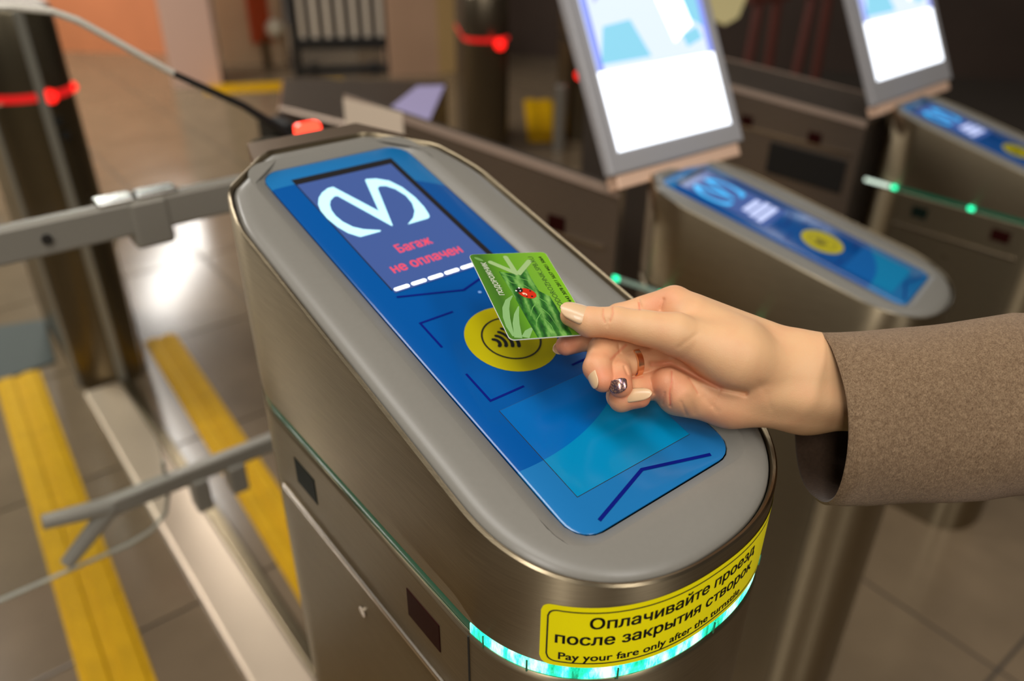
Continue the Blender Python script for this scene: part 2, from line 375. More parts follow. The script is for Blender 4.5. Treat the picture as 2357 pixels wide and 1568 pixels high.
    if near:
        for (tx, x0, x1, bs) in (('Багаж', -.0185, .0105, .2605), ('не оплачен', -.0345, .0250, .2415)):
            V, F = fit_text(tx, x0, x1, bs, .0092, bold=.022); flat('screen_text', V, F, M['scr_red'], hp + .0008, scr)
        flat('sensor_dot', circ(.0013, (.0088, .1973), 14), [tuple(range(14))], P('pale_sensor', lin(120, 165, 225), .3), hp + .0003, o)
    else:
        for k, (x0, x1) in enumerate(((-.026, .026), (-.032, .032), (-.036, .03))):
            flat('screen_text_line', [(x0, .262 - .014 * k), (x1, .262 - .014 * k), (x1, .272 - .014 * k), (x0, .272 - .014 * k)], [(0, 1, 2, 3)], M['scr_text_far'], hp + .0008, scr)
    # light band: front half lit, sides an acrylic guide with a faint added glow
    idx = list(range(len(OUT))); yy = np.array([PL(a, b_, -.004)[1] for a, b_ in OUT])
    frontI = sorted([i for i in idx if yy[i] <= .043], key=lambda i: OUT[i][0] if True else 0)
    frontI = [i for i in idx if yy[i] <= .0425]
    def strip(ids, zs_d, nm, mat, cap=False, smooth=True):
        loops = []
        for (z, d_) in zs_d:
            Wl = wall(d_, z); loops.append([Wl[i] for i in ids])
        V, F = loft(loops, closed=False); return mesh(nm, V, F, mat, root, smooth, math.radians(40))
    # order: OUT starts at left side front and runs round the nose to the right
    k0 = max(frontI) if False else None
    run = frontI if frontI[-1] - frontI[0] == len(frontI) - 1 else ([i for i in frontI if i > 100] + [i for i in frontI if i <= 100])
    rest = [i for i in range(run[-1], run[-1] + len(OUT) - len(run) + 2)]; rest = [i % len(OUT) for i in rest]
    right = [i for i in rest if OUT[i][0] > .05 and yy[i] < .345]; left = [i for i in rest if OUT[i][0] < -.05 and yy[i] < .345]
    back = [i for i in rest if yy[i] >= .330]
    band = M['led_front'] if near else M['led_bg2']
    strip(run, [(zl1, .001), (zl1 - .001, .0003), (zl0 + .001, .0003), (zl0, .001)], 'led_strip', band)
    for sd in (left, right): strip(sd, [(zl1, .001), (zl1 - .001, .0006), (zl0 + .001, .0006), (zl0, .001)], 'light_guide', M['led_guide'])
    V, F = loft([wall(.003, zl1 + .01), wall(.003, .001)]); mesh('inner_frame', V, F, M['dark'], root, True)
    # lower cladding in separate sheets with open seams
    prof = [(zl0, .0028), (zl0, .0004), (zl0 - .0015, -.0008), (zl0 - .004, -.0010), (.05, -.0010), (.0045, -.0010)]
    strip(run, prof, 'front_cladding', M['steel_low'])
    for sd in (left, right): strip(sd, prof, 'side_cladding', M['steel_low'])
    for i_ in (run[0], run[-1]):
        x_, y_ = wall(-.0011, 0)[i_][:2]; MB().tube([(x_, y_, .005), (x_, y_, zl0 - .001)], .0007, 6).build('seam', M['dark'], root)
    strip(back, [(zl0, .0028), (zl0 - .002, 0), (.0045, 0)], 'back_cladding', M['steel_low'])
    for sx in (-1, 1):
        mb = MB(); mb.box((sx * .1102 if sx > 0 else -.1140, .052, z0 - .1585), (.1140 if sx > 0 else -.1102, .318, z0 - .1530), .0016); mb.build('trim_ridge', M['edge'], root)
        for (ya, yb, mm) in ((.074, .113, 'window'), (.248, .284, 'window_green')):
            mb = MB(); mb.box((.1105 if sx > 0 else -.1115, ya, z0 - .129), (.1115 if sx > 0 else -.1105, yb, z0 - .103), .0004); mb.build('sensor_window', M[mm], root)
        mb = MB(); a = np.linspace(0, 2 * math.pi, 14, endpoint=False)
        V, F = loft([[(sx * x_, .187 + .005 * math.cos(q), z0 - .195 + .005 * math.sin(q)) for q in a] for x_ in (.110, .1122)], cap1=True, cap0=True); mesh('lock', V, F, M['edge'], root)
    return root, PL, wall, run

M['scr_text_far'] = E('screen_white_text', lin(205, 215, 255), 1.1)
mt, nt, b = newmat('far_led_strip'); b.inputs['Base Color'].default_value = lin(8, 60, 45); b.inputs['Emission Color'].default_value = lin(0, 150, 100); b.inputs['Emission Strength'].default_value = .22; M['led_bg2'] = mt

T1, PL1, wall1, run1 = turnstile('turnstile_column', '', (0, 0), 0, Z1, TH1, True)
tag(T1, 'near steel turnstile column with blue reader plate, lit green band and yellow notice', 'turnstile', 'steel turnstile columns')
# instruction sticker bent round the nose
FW = np.array([wall1(-.0005, 0)[i][:2] for i in run1]); 
if FW[0][0] > 0: FW = FW[::-1]
i0 = int(np.argmin(np.abs(FW[:len(FW) // 2, 1] - .055 * math.cos(TH1)))) if FW[0][1] > .05 else 0
SL = np.r_[0, np.cumsum(np.linalg.norm(np.diff(FW, axis=0), axis=1))]
S0 = .0142                                                   # arc length from the start of the nose to the seam
def bend(s, z, off=0.0):
    x = np.interp(s - S0, SL, FW[:, 0]); y = np.interp(s - S0, SL, FW[:, 1])
    x2 = np.interp(s - S0 + .001, SL, FW[:, 0]); y2 = np.interp(s - S0 + .001, SL, FW[:, 1]); nn = np.array([y2 - y, -(x2 - x)]); nn /= (np.linalg.norm(nn) + 1e-12)
    return (x + nn[0] * off, y + nn[1] * off, z - FZ)
def bent(nm, uv, F, mat, off, parent): return mesh(nm, [bend(s, z, off) for s, z in uv], F, mat, parent)
sA, sB, zA, zB = .0632, .262, .8605, .9085
ss = np.linspace(sA, sB, 70)
def rounded_strip(sa, sb, za, zb, r, n=70):
    ss = np.unique(np.r_[np.linspace(sa, sa + r, 7), np.linspace(sa + r, sb - r, n), np.linspace(sb - r, sb, 7)]); top = []; bot = []
    for s in ss:
        dd = max(0, sa + r - s, s - (sb - r)); ht = r - math.sqrt(max(0, r * r - dd * dd)); top.append((s, zb - ht)); bot.append((s, za + ht))
    return bot, top
bo, to = rounded_strip(sA, sB, zA, zB, .006); n = len(bo)
stk = bent('notice_sticker', bo + to, [(i, i + 1, n + i + 1, n + i) for i in range(n - 1)], M['sticker'], .0, T1); tag(stk, 'yellow sticker with black lettering')
bo, to = rounded_strip(sA + .0035, sB - .0035, zA + .0033, zB - .0033, .0055); b2, t2 = rounded_strip(sA + .0044, sB - .0044, zA + .0042, zB - .0042, .0048)
o1 = bo + to[::-1]; o2 = b2 + t2[::-1]; n = len(o1)
bent('sticker_border', o1 + o2, [(i, (i + 1) % n, n + (i + 1) % n, n + i) for i in range(n)], M['ink'], .00022, stk)
for tx, s0, s1, bs, cap, bd in (('Оплачивайте проезд', .0897, .2085, .8925, .0080, .022), ('после закрытия створок', .0717, .2085, .8795, .0080, .022), ('Pay your fare only after the turnstile', .0739, .1985, .8665, .0055, .02)):
    V, F = fit_text(tx, s0, s1, bs, cap, bold=bd); bent('sticker_text', V, F, M['ink'], .00022, stk)
for k, fr in enumerate((.04, .135, .30, .52, .74, .9)):      # clear dividers of the lit band
    p_ = bend(S0 + SL[-1] * fr, Z1 - .076, .0004); MB().box((p_[0] - .0004, p_[1] - .0004, p_[2] - .0045), (p_[0] + .0004, p_[1] + .0004, p_[2] + .0045)).build('led_divider', M['led_guide'], T1)
# metal rear shroud behind the sloping cover
y2 = PL1(0, .428, 0)[1]; zt = PL1(0, .428, 0)[2]
V = [(-.060, y2 - .012, zt - .008), (.085, y2 - .012, zt - .008), (.075, y2 + .07, zt - .014), (-.035, y2 + .07, zt - .014), (-.060, y2 - .012, .95), (.085, y2 - .012, .95), (.075, y2 + .07, .95), (-.035, y2 + .07, .95)]
mesh('rear_shroud', V, [(0, 1, 2, 3), (7, 6, 5, 4), (0, 4, 5, 1), (1, 5, 6, 2), (2, 6, 7, 3), (3, 7, 4, 0)], P('brown_bronze_sheet', (.34, .24, .16, 1), .35, .9), T1)

T2L, T2Y, T2Z = (.7891, .2166), math.radians(13.26), .7238
T2, PL2, _, _ = turnstile('turnstile_column', '', T2L, T2Y, T2Z, math.radians(12.7), False)
tag(T2, 'second steel turnstile column, right of the near one, carrying the larger tilted screen', 'turnstile', 'steel turnstile columns')
T3L, T3Y, T3Z = (1.6102, .2871), math.radians(3.86), .6797
T3, PL3, _, _ = turnstile('turnstile_column', '', T3L, T3Y, T3Z, math.radians(12.7), False)
tag(T3, 'farthest steel turnstile column at the right edge of the photo under the small screen', 'turnstile', 'steel turnstile columns')

def tail(root, z0, v1, top0, top1, hw=.113, xr=.113):
    mb = MB(); V = [(-hw, .43, 0.003), (xr, .43, 0.003), (xr, v1, 0.003), (-hw, v1, 0.003), (-hw, .43, z0 + top0), (xr, .43, z0 + top0), (xr, v1, z0 + top1), (-hw, v1, z0 + top1)]
    mb.add(V, [(3, 2, 1, 0), (4, 5, 6, 7), (0, 1, 5, 4), (1, 2, 6, 5), (2, 3, 7, 6), (3, 0, 4, 7)]); mb.build('rear_body', M['tailm'], root)
    for sx in ((-1, 1) if xr > 0 else (-1,)):
        mb = MB(); x = sx * hw; a, b_ = (x - .002, x + .002)
        for (f0, f1) in ((-.012, 0), ):
            V = [(a, .43, z0 + top0 - .012), (b_, .43, z0 + top0 - .012), (b_, v1, z0 + top1 - .012), (a, v1, z0 + top1 - .012), (a, .43, z0 + top0 + .002), (b_, .43, z0 + top0 + .002), (b_, v1, z0 + top1 + .002), (a, v1, z0 + top1 + .002)]
            mb.add(V, [(3, 2, 1, 0), (4, 5, 6, 7), (0, 1, 5, 4), (1, 2, 6, 5), (2, 3, 7, 6), (3, 0, 4, 7)])
        mb.build('top_rail', M['rail'], root)
        mb = MB().box((x - .003, .45, z0 - .03), (x + .003, v1 - .02, z0 - .024)); mb.build('trim_ridge', M['edge'], root)
        for (ya, za) in ((.53, -.012), (.72, -.012)):
            mb = MB().box((x - .002, ya, z0 + za - .014), (x + .002, ya + .035, z0 + za + .014), .001); mb.build('sensor_window', M['window'], root)
M['rail'] = P('pale_brown_rail', lin(168, 146, 130), .4, .2)
M['tailm'] = P('dull_brown_steel', (.30, .245, .20, 1), .34, .9, noise=(1.0, (60, 60, 1200), .2))
tail(T2, T2Z - FZ, 1.06, .075, .117, xr=-.095); tail(T3, T3Z - FZ, 1.3, .052, .085)
# pale sheet at the far end of the second column's body
MB().box((-.116, .90, T2Z - FZ + .02), (-.1145, 1.062, T2Z - FZ + .112)).build('end_sheet', P('pale_end_sheet', lin(225, 206, 184), .45, 0), T2)
# flat black plate in place of the dark recess in the third column's body
MB().box((-.117, .455, T3Z - FZ - .125), (-.1135, .66, T3Z - FZ - .045), .001).build('dark_opening', M['black'], T3)
# lit dots of the far light bands
def dots(root, z0, ys, mat='led_dot', L=.006):
    for y_ in ys: MB().box((-.1125, y_ - L, z0 - FZ - .080), (-.1105, y_ + L, z0 - FZ - .072), .0005).build('led_segment', M[mat], root)
dots(T2, T2Z, (.425,)); dots(T2, T2Z, (.338, .182), 'led_dot')
for (ya, yb) in ((.345, .42),): MB().box((-.1118, ya, T2Z - FZ - .080), (-.1105, yb, T2Z - FZ - .072)).build('led_segment', P('frosted_band', lin(150, 175, 160), .3), T2)
dots(T3, T3Z, (.335, .165)); 
MB().box((-.1118, .345, T3Z - FZ - .080), (-.1105, .405, T3Z - FZ - .072)).build('led_segment', E('pale_led', lin(225, 245, 225), 1.3), T3)

# tilted screens on the far columns
def display(label, base, rz, hw, H, lean, bz):
    root = empty('tilted_display', base, rz); tag(root, label, 'screen', 'tilted displays on the far turnstiles')
    s, c = math.sin(lean), math.cos(lean)
    Q = lambda u, h, d: (u, h * s + d * c, h * c - d * s)     # d: depth behind the face
    def slab(nm, u0, u1, h0, h1, d0, d1, mat, parent=root, bev=.004):
        o = MB().box((u0, d0, h0), (u1, d1, h1), bev).build(nm, mat, parent)
        for v in o.data.vertices: v.co = Vector(Q(v.co.x, v.co.z, v.co.y))
        return o
    slab('housing', -hw, hw, 0, H, 0, .018, M['bezel'])
    lit0 = hw * .16
    slab('picture', -hw + lit0, hw - lit0, bz + (H - bz * 2) * .28, H - bz, -.0015, .002, M['ad'], bev=.0005)
    pw = hw - lit0; ph0 = bz + (H - bz * 2) * .28
    def poly(nm, pts, mat, d): mesh(nm, [Q(u * pw, ph0 + h_ * H, d) for u, h_ in pts], [tuple(range(len(pts)))], mat, root)
    poly('picture_shape', [(.15, .20), (.95, .08), (.95, .62), (.35, .62)], M['ad_cyan'], -.0019)
    poly('picture_shape', [(-.92, .02), (-.1, .02), (-.3, .14), (-.75, .13)], M['ad_cyan'], -.0019)
    poly('picture_shape', [(-.25, .62), (.25, .62), (.72, .10), (.35, .05)], M['scr_white'], -.0021)
    poly('picture_shape', [(-.8, .20), (-.55, .24), (-.5, .42), (-.78, .40)], M['ad_lilac'], -.0019)
    for sx in (-1, 1): poly('picture_shape', [(sx, .0), (sx * .90, .0), (sx * .90, .62), (sx, .62)][::sx], M['ad_blue'], -.0024)
    poly('picture_shape', [(.55, .03), (.85, .05), (.8, .09), (.5, .07)], M['ad_cyan'], -.0022)
    slab('text_box', -hw + lit0, hw - lit0, bz, bz + (H - bz * 2) * .279, -.0018, .002, M['scr_white'], bev=.0005)
    slab('bottom_lip', -hw * .92, hw * .92, -.022, -.001, .004, .030, M['lip'], bev=.002)
    MB().tube([Q(0, .02, .04), Q(0, -.06, .06)], .03, 12).build('stand', M['dark'], root)
M['ad_cyan'] = E('display_cyan', lin(150, 222, 246), 1.0); M['ad_blue'] = E('display_blue_edge', lin(150, 165, 255), 1.0); M['ad_lilac'] = E('display_lilac', lin(196, 200, 246), 1.0)
M['bezel'] = P('grey_screen_bezel', lin(158, 155, 156), .35, 0)
M['lip'] = P('peach_reflection_lip', lin(236, 196, 168), .4, .2)  # peach reflection on the underside painted into the lip colour
def t_world(L, rz, u, v, z): return (L[0] + u * math.cos(rz) - v * math.sin(rz), L[1] + u * math.sin(rz) + v * math.cos(rz), z)
display('larger tilted screen glowing white on the second turnstile', t_world(T2L, T2Y, .013, .3934, T2Z + .1037), T2Y - .2473, .1553, .50, math.radians(28), .033)
display('smaller tilted screen glowing white at the top right, on the farthest turnstile', t_world(T3L, T3Y, .033, .3979, T3Z + .1034), T3Y, .1948, .55, math.radians(27.8), .05)

# ------------------------------------------------------------------ rear column of the near lane, plinth and swing gate
def rear_column(name, label, c, rz, hw, L, ztop, zled, mats, group='dark rear columns', led=True, locks=True):
    root = empty(name, (c[0], c[1], FZ), rz); tag(root, label, 'turnstile', group)
    pl = [(-hw, L), (-hw, 0)] + [(-hw * math.cos(a), -hw * .75 * math.sin(a)) for a in np.linspace(.15, math.pi - .15, 15)] + [(hw, 0), (hw, L)]
    off = lambda k: [(x * k, y * k if y < 0 else y) for x, y in pl]
    zt, zl = ztop - FZ, zled - FZ
    V, F = loft([[(x, y, .003) for x, y in pl], [(x, y, zl - .012) for x, y in pl], [(x, y, zl - .011) for x, y in off(.985)]], cap0=True); mesh('lower_body', V, F, mats[0], root, True, math.radians(35))
    V, F = loft([[(x, y, zl - .011) for x, y in off(.985)], [(x, y, zl + .011) for x, y in off(.985)]]); mesh('red_band' if led else 'dark_band', V, F, M['red_dim'] if led else M['dark'], root, True, math.radians(35))
    V, F = loft([[(x, y, zl + .011) for x, y in off(.985)], [(x, y, zl + .012) for x, y in pl], [(x, y, zt - .01) for x, y in pl], [(x, y, zt) for x, y in off(.95)]], cap1=True); mesh('upper_body', V, F, mats[1], root, True, math.radians(35))
    return root
M['red_dim'] = E('red_band_light', lin(235, 30, 30), .9)
M['bronze'] = P('dark_bronze_steel', (.16, .125, .075, 1), .3, .9, noise=(1.0, (50, 50, 900), .2)); M['bronze2'] = P('dark_bronze_steel_upper', (.15, .12, .08, 1), .3, .9, noise=(1.0, (50, 50, 900), .2))
b0 = fp((190, 893)); b1 = fp((345, 852)); b2 = fp((270, 884)); hwR = .5 * np.linalg.norm(b1 - b0) ; ctr = (b0 + b1) / 2
rc = rear_column('rear_column', 'dark rear column with red light band standing behind the swing gate at the left', (ctr[0], ctr[1] + .02), 0, hwR, .5, .905, .69, (M['bronze'], M['bronze2']))
for k, x in enumerate((-hwR * .98, hwR * .10)):            # polished vertical edge strips
    y = -.004 if k == 0 else -hwR * .75 - .004
    MB().box((x - .012, y - .004, .004), (x + .012, y + .006, .905 - FZ), .003).build('edge_strip', M['alu'], rc)
for (px_, z_) in ((.032, .625), (.04, .585)): MB().tube([(px_, -hwR * .73, z_ - FZ), (px_, -hwR * .73 - .012, z_ - FZ)], .012, 14).build('key_lock', M['black'], rc)
for sx_, y_, r_ in ((-.055, -.035, .010), (.03, -.078, .018), (.10, -.002, .014)): MB().tube([(sx_, y_, .69 - FZ), (sx_, y_ - .006, .69 - FZ)], r_, 14).build('red_lamp', M['red_led'], rc)

pl0 = MB().box((-.055, .46, FZ), (.052, 2.20, FZ + .03), .006).build('floor_plinth', P('polished_plinth_steel', lin(212, 192, 168), .38, .55, noise=(3, (1, 1, 1), .2))); tag(pl0, 'long polished steel plinth on the floor joining the near and rear columns', 'plinth')
pl1 = MB().box((.054, .46, FZ), (.085, 2.20, FZ + .026), .004).build('plinth_edge_bar', M['bronze'], pl0)

mq = [fp(p) for p in ((-90, 770), (105, 742), (128, 838), (-60, 905))]; V, F = loft([[(p[0], p[1], FZ + .0045) for p in mq], [(p[0], p[1], FZ + .012) for p in mq]], cap0=True, cap1=True); tag(mesh('floor_mat', V, F, P('dark_teal_rubber', lin(58, 64, 60), .7)), 'dark grey rubber floor mat at the left edge, beside the rear column', 'mat')
gate = empty('swing_gate', (.10, .85, FZ)); tag(gate, 'clear glass swing gate with grey arms across the passage left of the near turnstile', 'gate')
def gv(x, y, z): return (x - .10, y - .85, z - FZ)
pane = [(-.80, .32), (-.19, .324), (-.155, .332), (-.128, .352), (-.116, .39), (-.112, .45), (-.10, .80), (-.085, .825), (.12, .83), (.145, .85), (.156, .905), (.10, .953), (.018, 1.006), (-.051, 1.059), (-.075, 1.077), (-.099, 1.089), (-.14, 1.097), (-.20, 1.102), (-.80, 1.11)]
V, F = loft([[gv(x, .847, z) for x, z in pane], [gv(x, .855, z) for x, z in pane]], cap0=True, cap1=True); mesh('glass_pane', V, F, M['glass'], gate)
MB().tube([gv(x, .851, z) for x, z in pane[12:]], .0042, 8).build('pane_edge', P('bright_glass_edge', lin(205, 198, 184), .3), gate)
MB().tube([gv(x, .851, z) for x, z in pane[9:13]], [.0075, .0075, .005, .004], 8).build('black_edge_seal', M['black'], gate)
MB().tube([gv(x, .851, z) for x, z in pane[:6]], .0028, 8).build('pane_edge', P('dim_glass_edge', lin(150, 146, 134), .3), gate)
# upper arm
MB().box(gv(-.235, .825, .820), gv(.115, .845, .866), .005).build('upper_arm', M['gate_grey'], gate)
mb = MB(); V = [gv(-.235, .825, .820), gv(-.235, .845, .820), gv(-.235, .845, .866), gv(-.235, .825, .866), gv(-.42, .825, .70), gv(-.42, .845, .70), gv(-.42, .845, .845), gv(-.42, .825, .845)]; mb.add(V, [(0, 1, 2, 3), (7, 6, 5, 4), (0, 4, 5, 1), (1, 5, 6, 2), (2, 6, 7, 3), (3, 7, 4, 0)]); mb.build('arm_bracket', M['gate_grey'], gate)
MB().box(gv(-.078, .822, .80), gv(-.028, .862, .866), .006).build('hinge_block', M['gate_grey'], gate)
for (xa, xb) in ((-.112, -.066), (-.064, -.012)): MB().box(gv(xa, .824, .865), gv(xb, .852, .872), .003).build('clamp_pad', M['alu_bright'], gate)
MB().tube([gv(-.175, .826, .843), gv(-.175, .82, .843)], .006, 12).build('arm_bolt', M['dark'], gate)
MB().tube([gv(.125, .85, .30), gv(.125, .85, .90)], .022, 16).build('hinge_post', M['bronze'], gate)
# lower arm, forked at its free end
MB().box(gv(-.20, .832, .400), gv(.115, .852, .428), .004).build('lower_arm', M['gate_grey'], gate)
for (p_, q_) in (((-.195, .843, .414), (-.285, .843, .432)), ((-.195, .843, .414), (-.275, .843, .345))): MB().tube([gv(*p_), gv(*q_)], [.014, .011], 10).build('arm_fork', M['gate_grey'], gate)
MB().box(gv(-.085, .825, .345), gv(-.060, .86, .405), .004).build('arm_clamp', M['gate_grey'], gate)
MB().box(gv(-.028, .825, .352), gv(.0, .86, .405), .004).build('arm_clamp', M['gate_grey'], gate)
# red lamp standing behind the near column
rl = empty('red_signal_lamp', gv(0, 0, 0)); rl.location = (0.141, .75, .925); tag(rl, 'small glowing red signal lamp just behind the top of the near column', 'lamp')
MB().tube([(0, 0, -.02), (0, 0, .0)], .016, 16).build('lamp_base', M['dark'], rl); MB().box((-.016, -.010, .0), (.018, .010, .022), .006).build('lamp_lens', M['red_hot'], rl)
MB().tube([(0, 0, -.02), (0, 0, -.925 + FZ + .004)], .010, 12).build('lamp_post', M['bronze'], rl)

# ------------------------------------------------------------------ other cabinets of the gate line
def cabinet(name, label, top_px, z, mat, tops=None, group=None, cat='cabinet'):
    T = [atz(p, z) for p in top_px]; c = sum(T) / len(T); root = empty(name, (c[0], c[1], FZ)); tag(root, label, cat, group)
    lo = [(p[0] - c[0], p[1] - c[1], .003) for p in T]; hi = [(p[0] - c[0], p[1] - c[1], z - FZ) for p in T]; hi2 = [(x * .97, y * .97, zz + .008) for x, y, zz in hi]
    V, F = loft([lo, hi, hi2], cap0=True, cap1=True); bm = bmesh.new(); o = mesh('body', V, F, mat, root)
    return root, c
cb, cc_ = cabinet('steel_cabinet', 'low brown steel cabinet with a slanted top behind the near turnstile', [(640, 252), (965, 330), (1028, 192), (650, 186)], .62, P('brown_sheet_steel', (.22, .165, .125, 1), .3, .85))
t_ = [atz(p, .632) for p in ((880, 262), (985, 285), (1024, 196), (960, 198))]
mesh('painted_reflection', [(p[0] - cc_[0], p[1] - cc_[1], p[2] - FZ) for p in t_], [(0, 1, 2, 3)], P('lilac_reflection_paint', lin(190, 180, 225), .2, 0), cb)  # lilac patch paints a screen's reflection on the steel top
MB().box((-.30, -.10, .76), (-.24, .0, .84)).build('dark_block', M['black'], cb)
def rcol_loc(r_, q):
    a = -r_.rotation_euler[2]; d_ = q - np.array(r_.location); return (d_[0] * math.cos(a) - d_[1] * math.sin(a), d_[0] * math.sin(a) + d_[1] * math.cos(a), d_[2])
g0 = fp((1120, 345)); rcol = rear_column('rear_column', 'dark brown rear column with a red light band near the top middle of the photo', (g0[0], g0[1]), -.5, .125, .4, .62, .40, (M['bronze'], M['bronze2']))
q = pxd((1150, 101), np.linalg.norm((RC @ (np.array([g0[0], g0[1], .40]) - CAM))[2]) - .14); 
o = MB().tube([(0, 0, 0), (.0, -.02, 0)], .028, 14).build('signal_lamp', M['red_led']); o.location = rcol_loc(rcol, q); o.parent = rcol
g1 = fp((1330, 320)); rcol2 = rear_column('rear_column', 'dark column mostly hidden behind the left edge of the larger tilted screen', (g1[0], g1[1]), -.5, .07, .3, .62, .33, (M['bronze'], M['bronze2']), led=False)
q = pxd((1334, 172), RC[2] @ (np.array([g1[0], g1[1], .33]) - CAM) - .12); o = MB().tube([(0, 0, 0), (.0, -.02, 0)], .024, 14).build('signal_lamp', M['red_led']); o.location = rcol_loc(rcol2, q); o.parent = rcol2
p0 = fp((1285, 345)); MB_ = MB().tube([(0, 0, 0), (0, 0, .36), (0, 0, .37)], [.035, .035, .028], 16); o = MB_.build('reflection_post', M['alu']); o.location = (p0[0], p0[1], FZ + .004); tag(o, 'short pale post added in place of a floor reflection, left of the larger tilted screen', 'post')  # solid post added where the floor shows a pale reflection
# slatted barrier trolley
c0 = fp((690, 178)); c1 = fp((900, 172)); L_ = np.linalg.norm(c1 - c0); ang = math.atan2(c1[1] - c0[1], c1[0] - c0[0])
tr = empty('slatted_barrier', (c0[0], c0[1], FZ), ang); tag(tr, 'grey slatted barrier in a dark frame at the top of the photo', 'barrier')
for x in (0, L_): MB().box((x - .03, -.03, .0), (x + .03, .03, 1.5), .006).build('frame_post', M['black'], tr)
MB().box((0, -.03, .20), (L_, .03, .28), .006).build('frame_rail', M['black'], tr); MB().box((0, -.035, .03), (L_, .035, .08), .006).build('frame_rail', M['black'], tr)
SLM = P('grey_slat', lin(205, 192, 174), .5, 0); sl = None
for k in range(7):
    if sl is None: o = MB().box((-.022, -.012, .28), (.022, .012, 1.5), .004).build('slat', SLM, tr); sl = o.data
    else: o = share('slat', sl, tr)
    o.location = ((k + .6) * L_ / 7.2, 0, 0)
MB().box((.0, .02, .28), (L_, .026, 1.5)).build('back_sheet', P('dark_back_sheet', lin(58, 48, 38), .7), tr)
for x in (.12, L_ - .12): MB().tube([(x, -.03, .0), (x, .03, .0)], .05, 14).build('caster', M['black'], tr).location = (0, 0, .052)
# walls of the hall behind
def wall(name, label, a, b_, h, mat, th=.12, z0=None):
    a = np.array(a[:2]); b_ = np.array(b_[:2]); L = np.linalg.norm(b_ - a); o = MB().box((0, 0, 0), (L, th, h), .0).build(name, mat); o.location = (a[0], a[1], FZ if z0 is None else z0); o.rotation_euler = (0, 0, math.atan2(b_[1] - a[1], b_[0] - a[0])); tag(o, label, kind='structure'); return o
A0, A1 = fp((-120, 110)), fp((395, 128)); A2, A3 = fp((400, 205)), fp((512, 198))
wl = wall('wall_left', 'orange brown kiosk wall at the top left', A0, A1, 1.45, P('orange_panel', lin(206, 128, 84), .6, noise=(2.2, (1, 1, .4), .25)))
wall('trim_1', 'brown edge post of the orange wall', A1 + np.array([.0, -.05, 0]), A1 + np.array([.16, -.1, 0]), 1.45, P('brown_post', lin(120, 84, 56), .6))
wall('wall_2', 'pinkish beige pillar', A2, A3, 1.45, P('pink_plaster', lin(214, 176, 156), .6), .5)
B0, B1 = fp((512, 150)), fp((660, 150)); wall('wall_3', 'cream wall panel', B0, B1, 1.45, P('cream_panel', lin(214, 184, 146), .6, noise=(1.5, (1, 1, 3), .15)))
D0, D1 = fp((900, 178)), fp((1010, 172)); D2 = fp((1065, 165)); wall('wall_4', 'pinkish brown pillar', D0, D1, 1.45, P('brown_plaster', lin(190, 152, 122), .6, noise=(2, (2, 2, .3), .15)), .4)
wall('wall_5', 'cream pillar edge painted as warmly lit', D1, D2, 1.45, P('cream_painted_lit', lin(222, 184, 122), .6), .4)  # warm light on this edge is put into its colour
wall('wall_back', 'dark hall wall far behind the right turnstiles', (3.2, 6.4), (9.0, -.2), 3.2, P('dark_hall_panel', lin(72, 56, 46), .5, noise=(1.2, (1, 1, 1), .5)))
# orange signboard with a white globe lamp
sg = fp((600, 150)) ; root = empty('signboard', (sg[0], sg[1] - .15, FZ)); tag(root, 'orange signboard with a white round lamp at the top left of the photo', 'sign')
MB().box((-.10, -.02, .20), (.06, .02, .95), .01).build('board', P('orange_red_board', lin(196, 78, 34), .5), root); MB().tube([(0, .0, .004), (0, 0, .25)], .03, 10).build('leg', M['bronze'], root)
bm = bmesh.new(); bmesh.ops.create_uvsphere(bm, u_segments=16, v_segments=10, radius=.07); me_ = bpy.data.meshes.new('globe'); bm.to_mesh(me_); bm.free(); me_.materials.append(P('white_globe', lin(225, 215, 190), .4)); o = share('globe', me_, root, (.07, -.06, .30))
# yellow hanging notice behind the larger screen
yq = [pxd(p, 3.2) for p in ((1600, -60), (1740, -60), (1700, 40), (1668, 58), (1630, 40))]; c = sum(yq) / 5; root = empty('hanging_notice', tuple(c)); tag(root, 'pale yellow notice hanging behind the top right corner of the larger screen', 'sign')
V = [tuple(p - c) for p in yq] + [tuple(p - c + .006 * RC[2]) for p in yq]; mesh('notice_board', V, [(4, 3, 2, 1, 0), (5, 6, 7, 8, 9)] + [(i, (i + 1) % 5, 5 + (i + 1) % 5, 5 + i) for i in range(5)], P('pale_yellow_board', lin(226, 210, 150), .5), root)
MB().tube([tuple(yq[0] - c), tuple(yq[0] - c + np.array([0, 0, 1.2]))], .006, 8).build('hanger', M['bronze'], root)
# reddish stools or signs far right of the larger screen
for k, (px_, d_, lb_) in enumerate((((1760, 60), 3.6, 'dark red folded barrier far behind the screens, left one of a pair'), ((1880, 40), 3.8, 'dark red folded barrier far behind the screens, right one of a pair'))):
    q = pxd(px_, d_); root = empty('folded_barrier', (q[0], q[1], FZ)); tag(root, lb_, 'barrier', 'dark red folded barriers')
    for dx in (-.12, .12): MB().tube([(dx, 0, .004), (dx * .4, 0, q[2] - FZ + .35)], .022, 10).build('leg', M['redbar'] if 'redbar' in M else M.setdefault('redbar', P('dark_red_paint', lin(92, 44, 34), .5)), root)
    MB().box((-.14, -.02, q[2] - FZ + .1), (.14, .02, q[2] - FZ + .2), .01).build('cross_rail', M['redbar'], root)

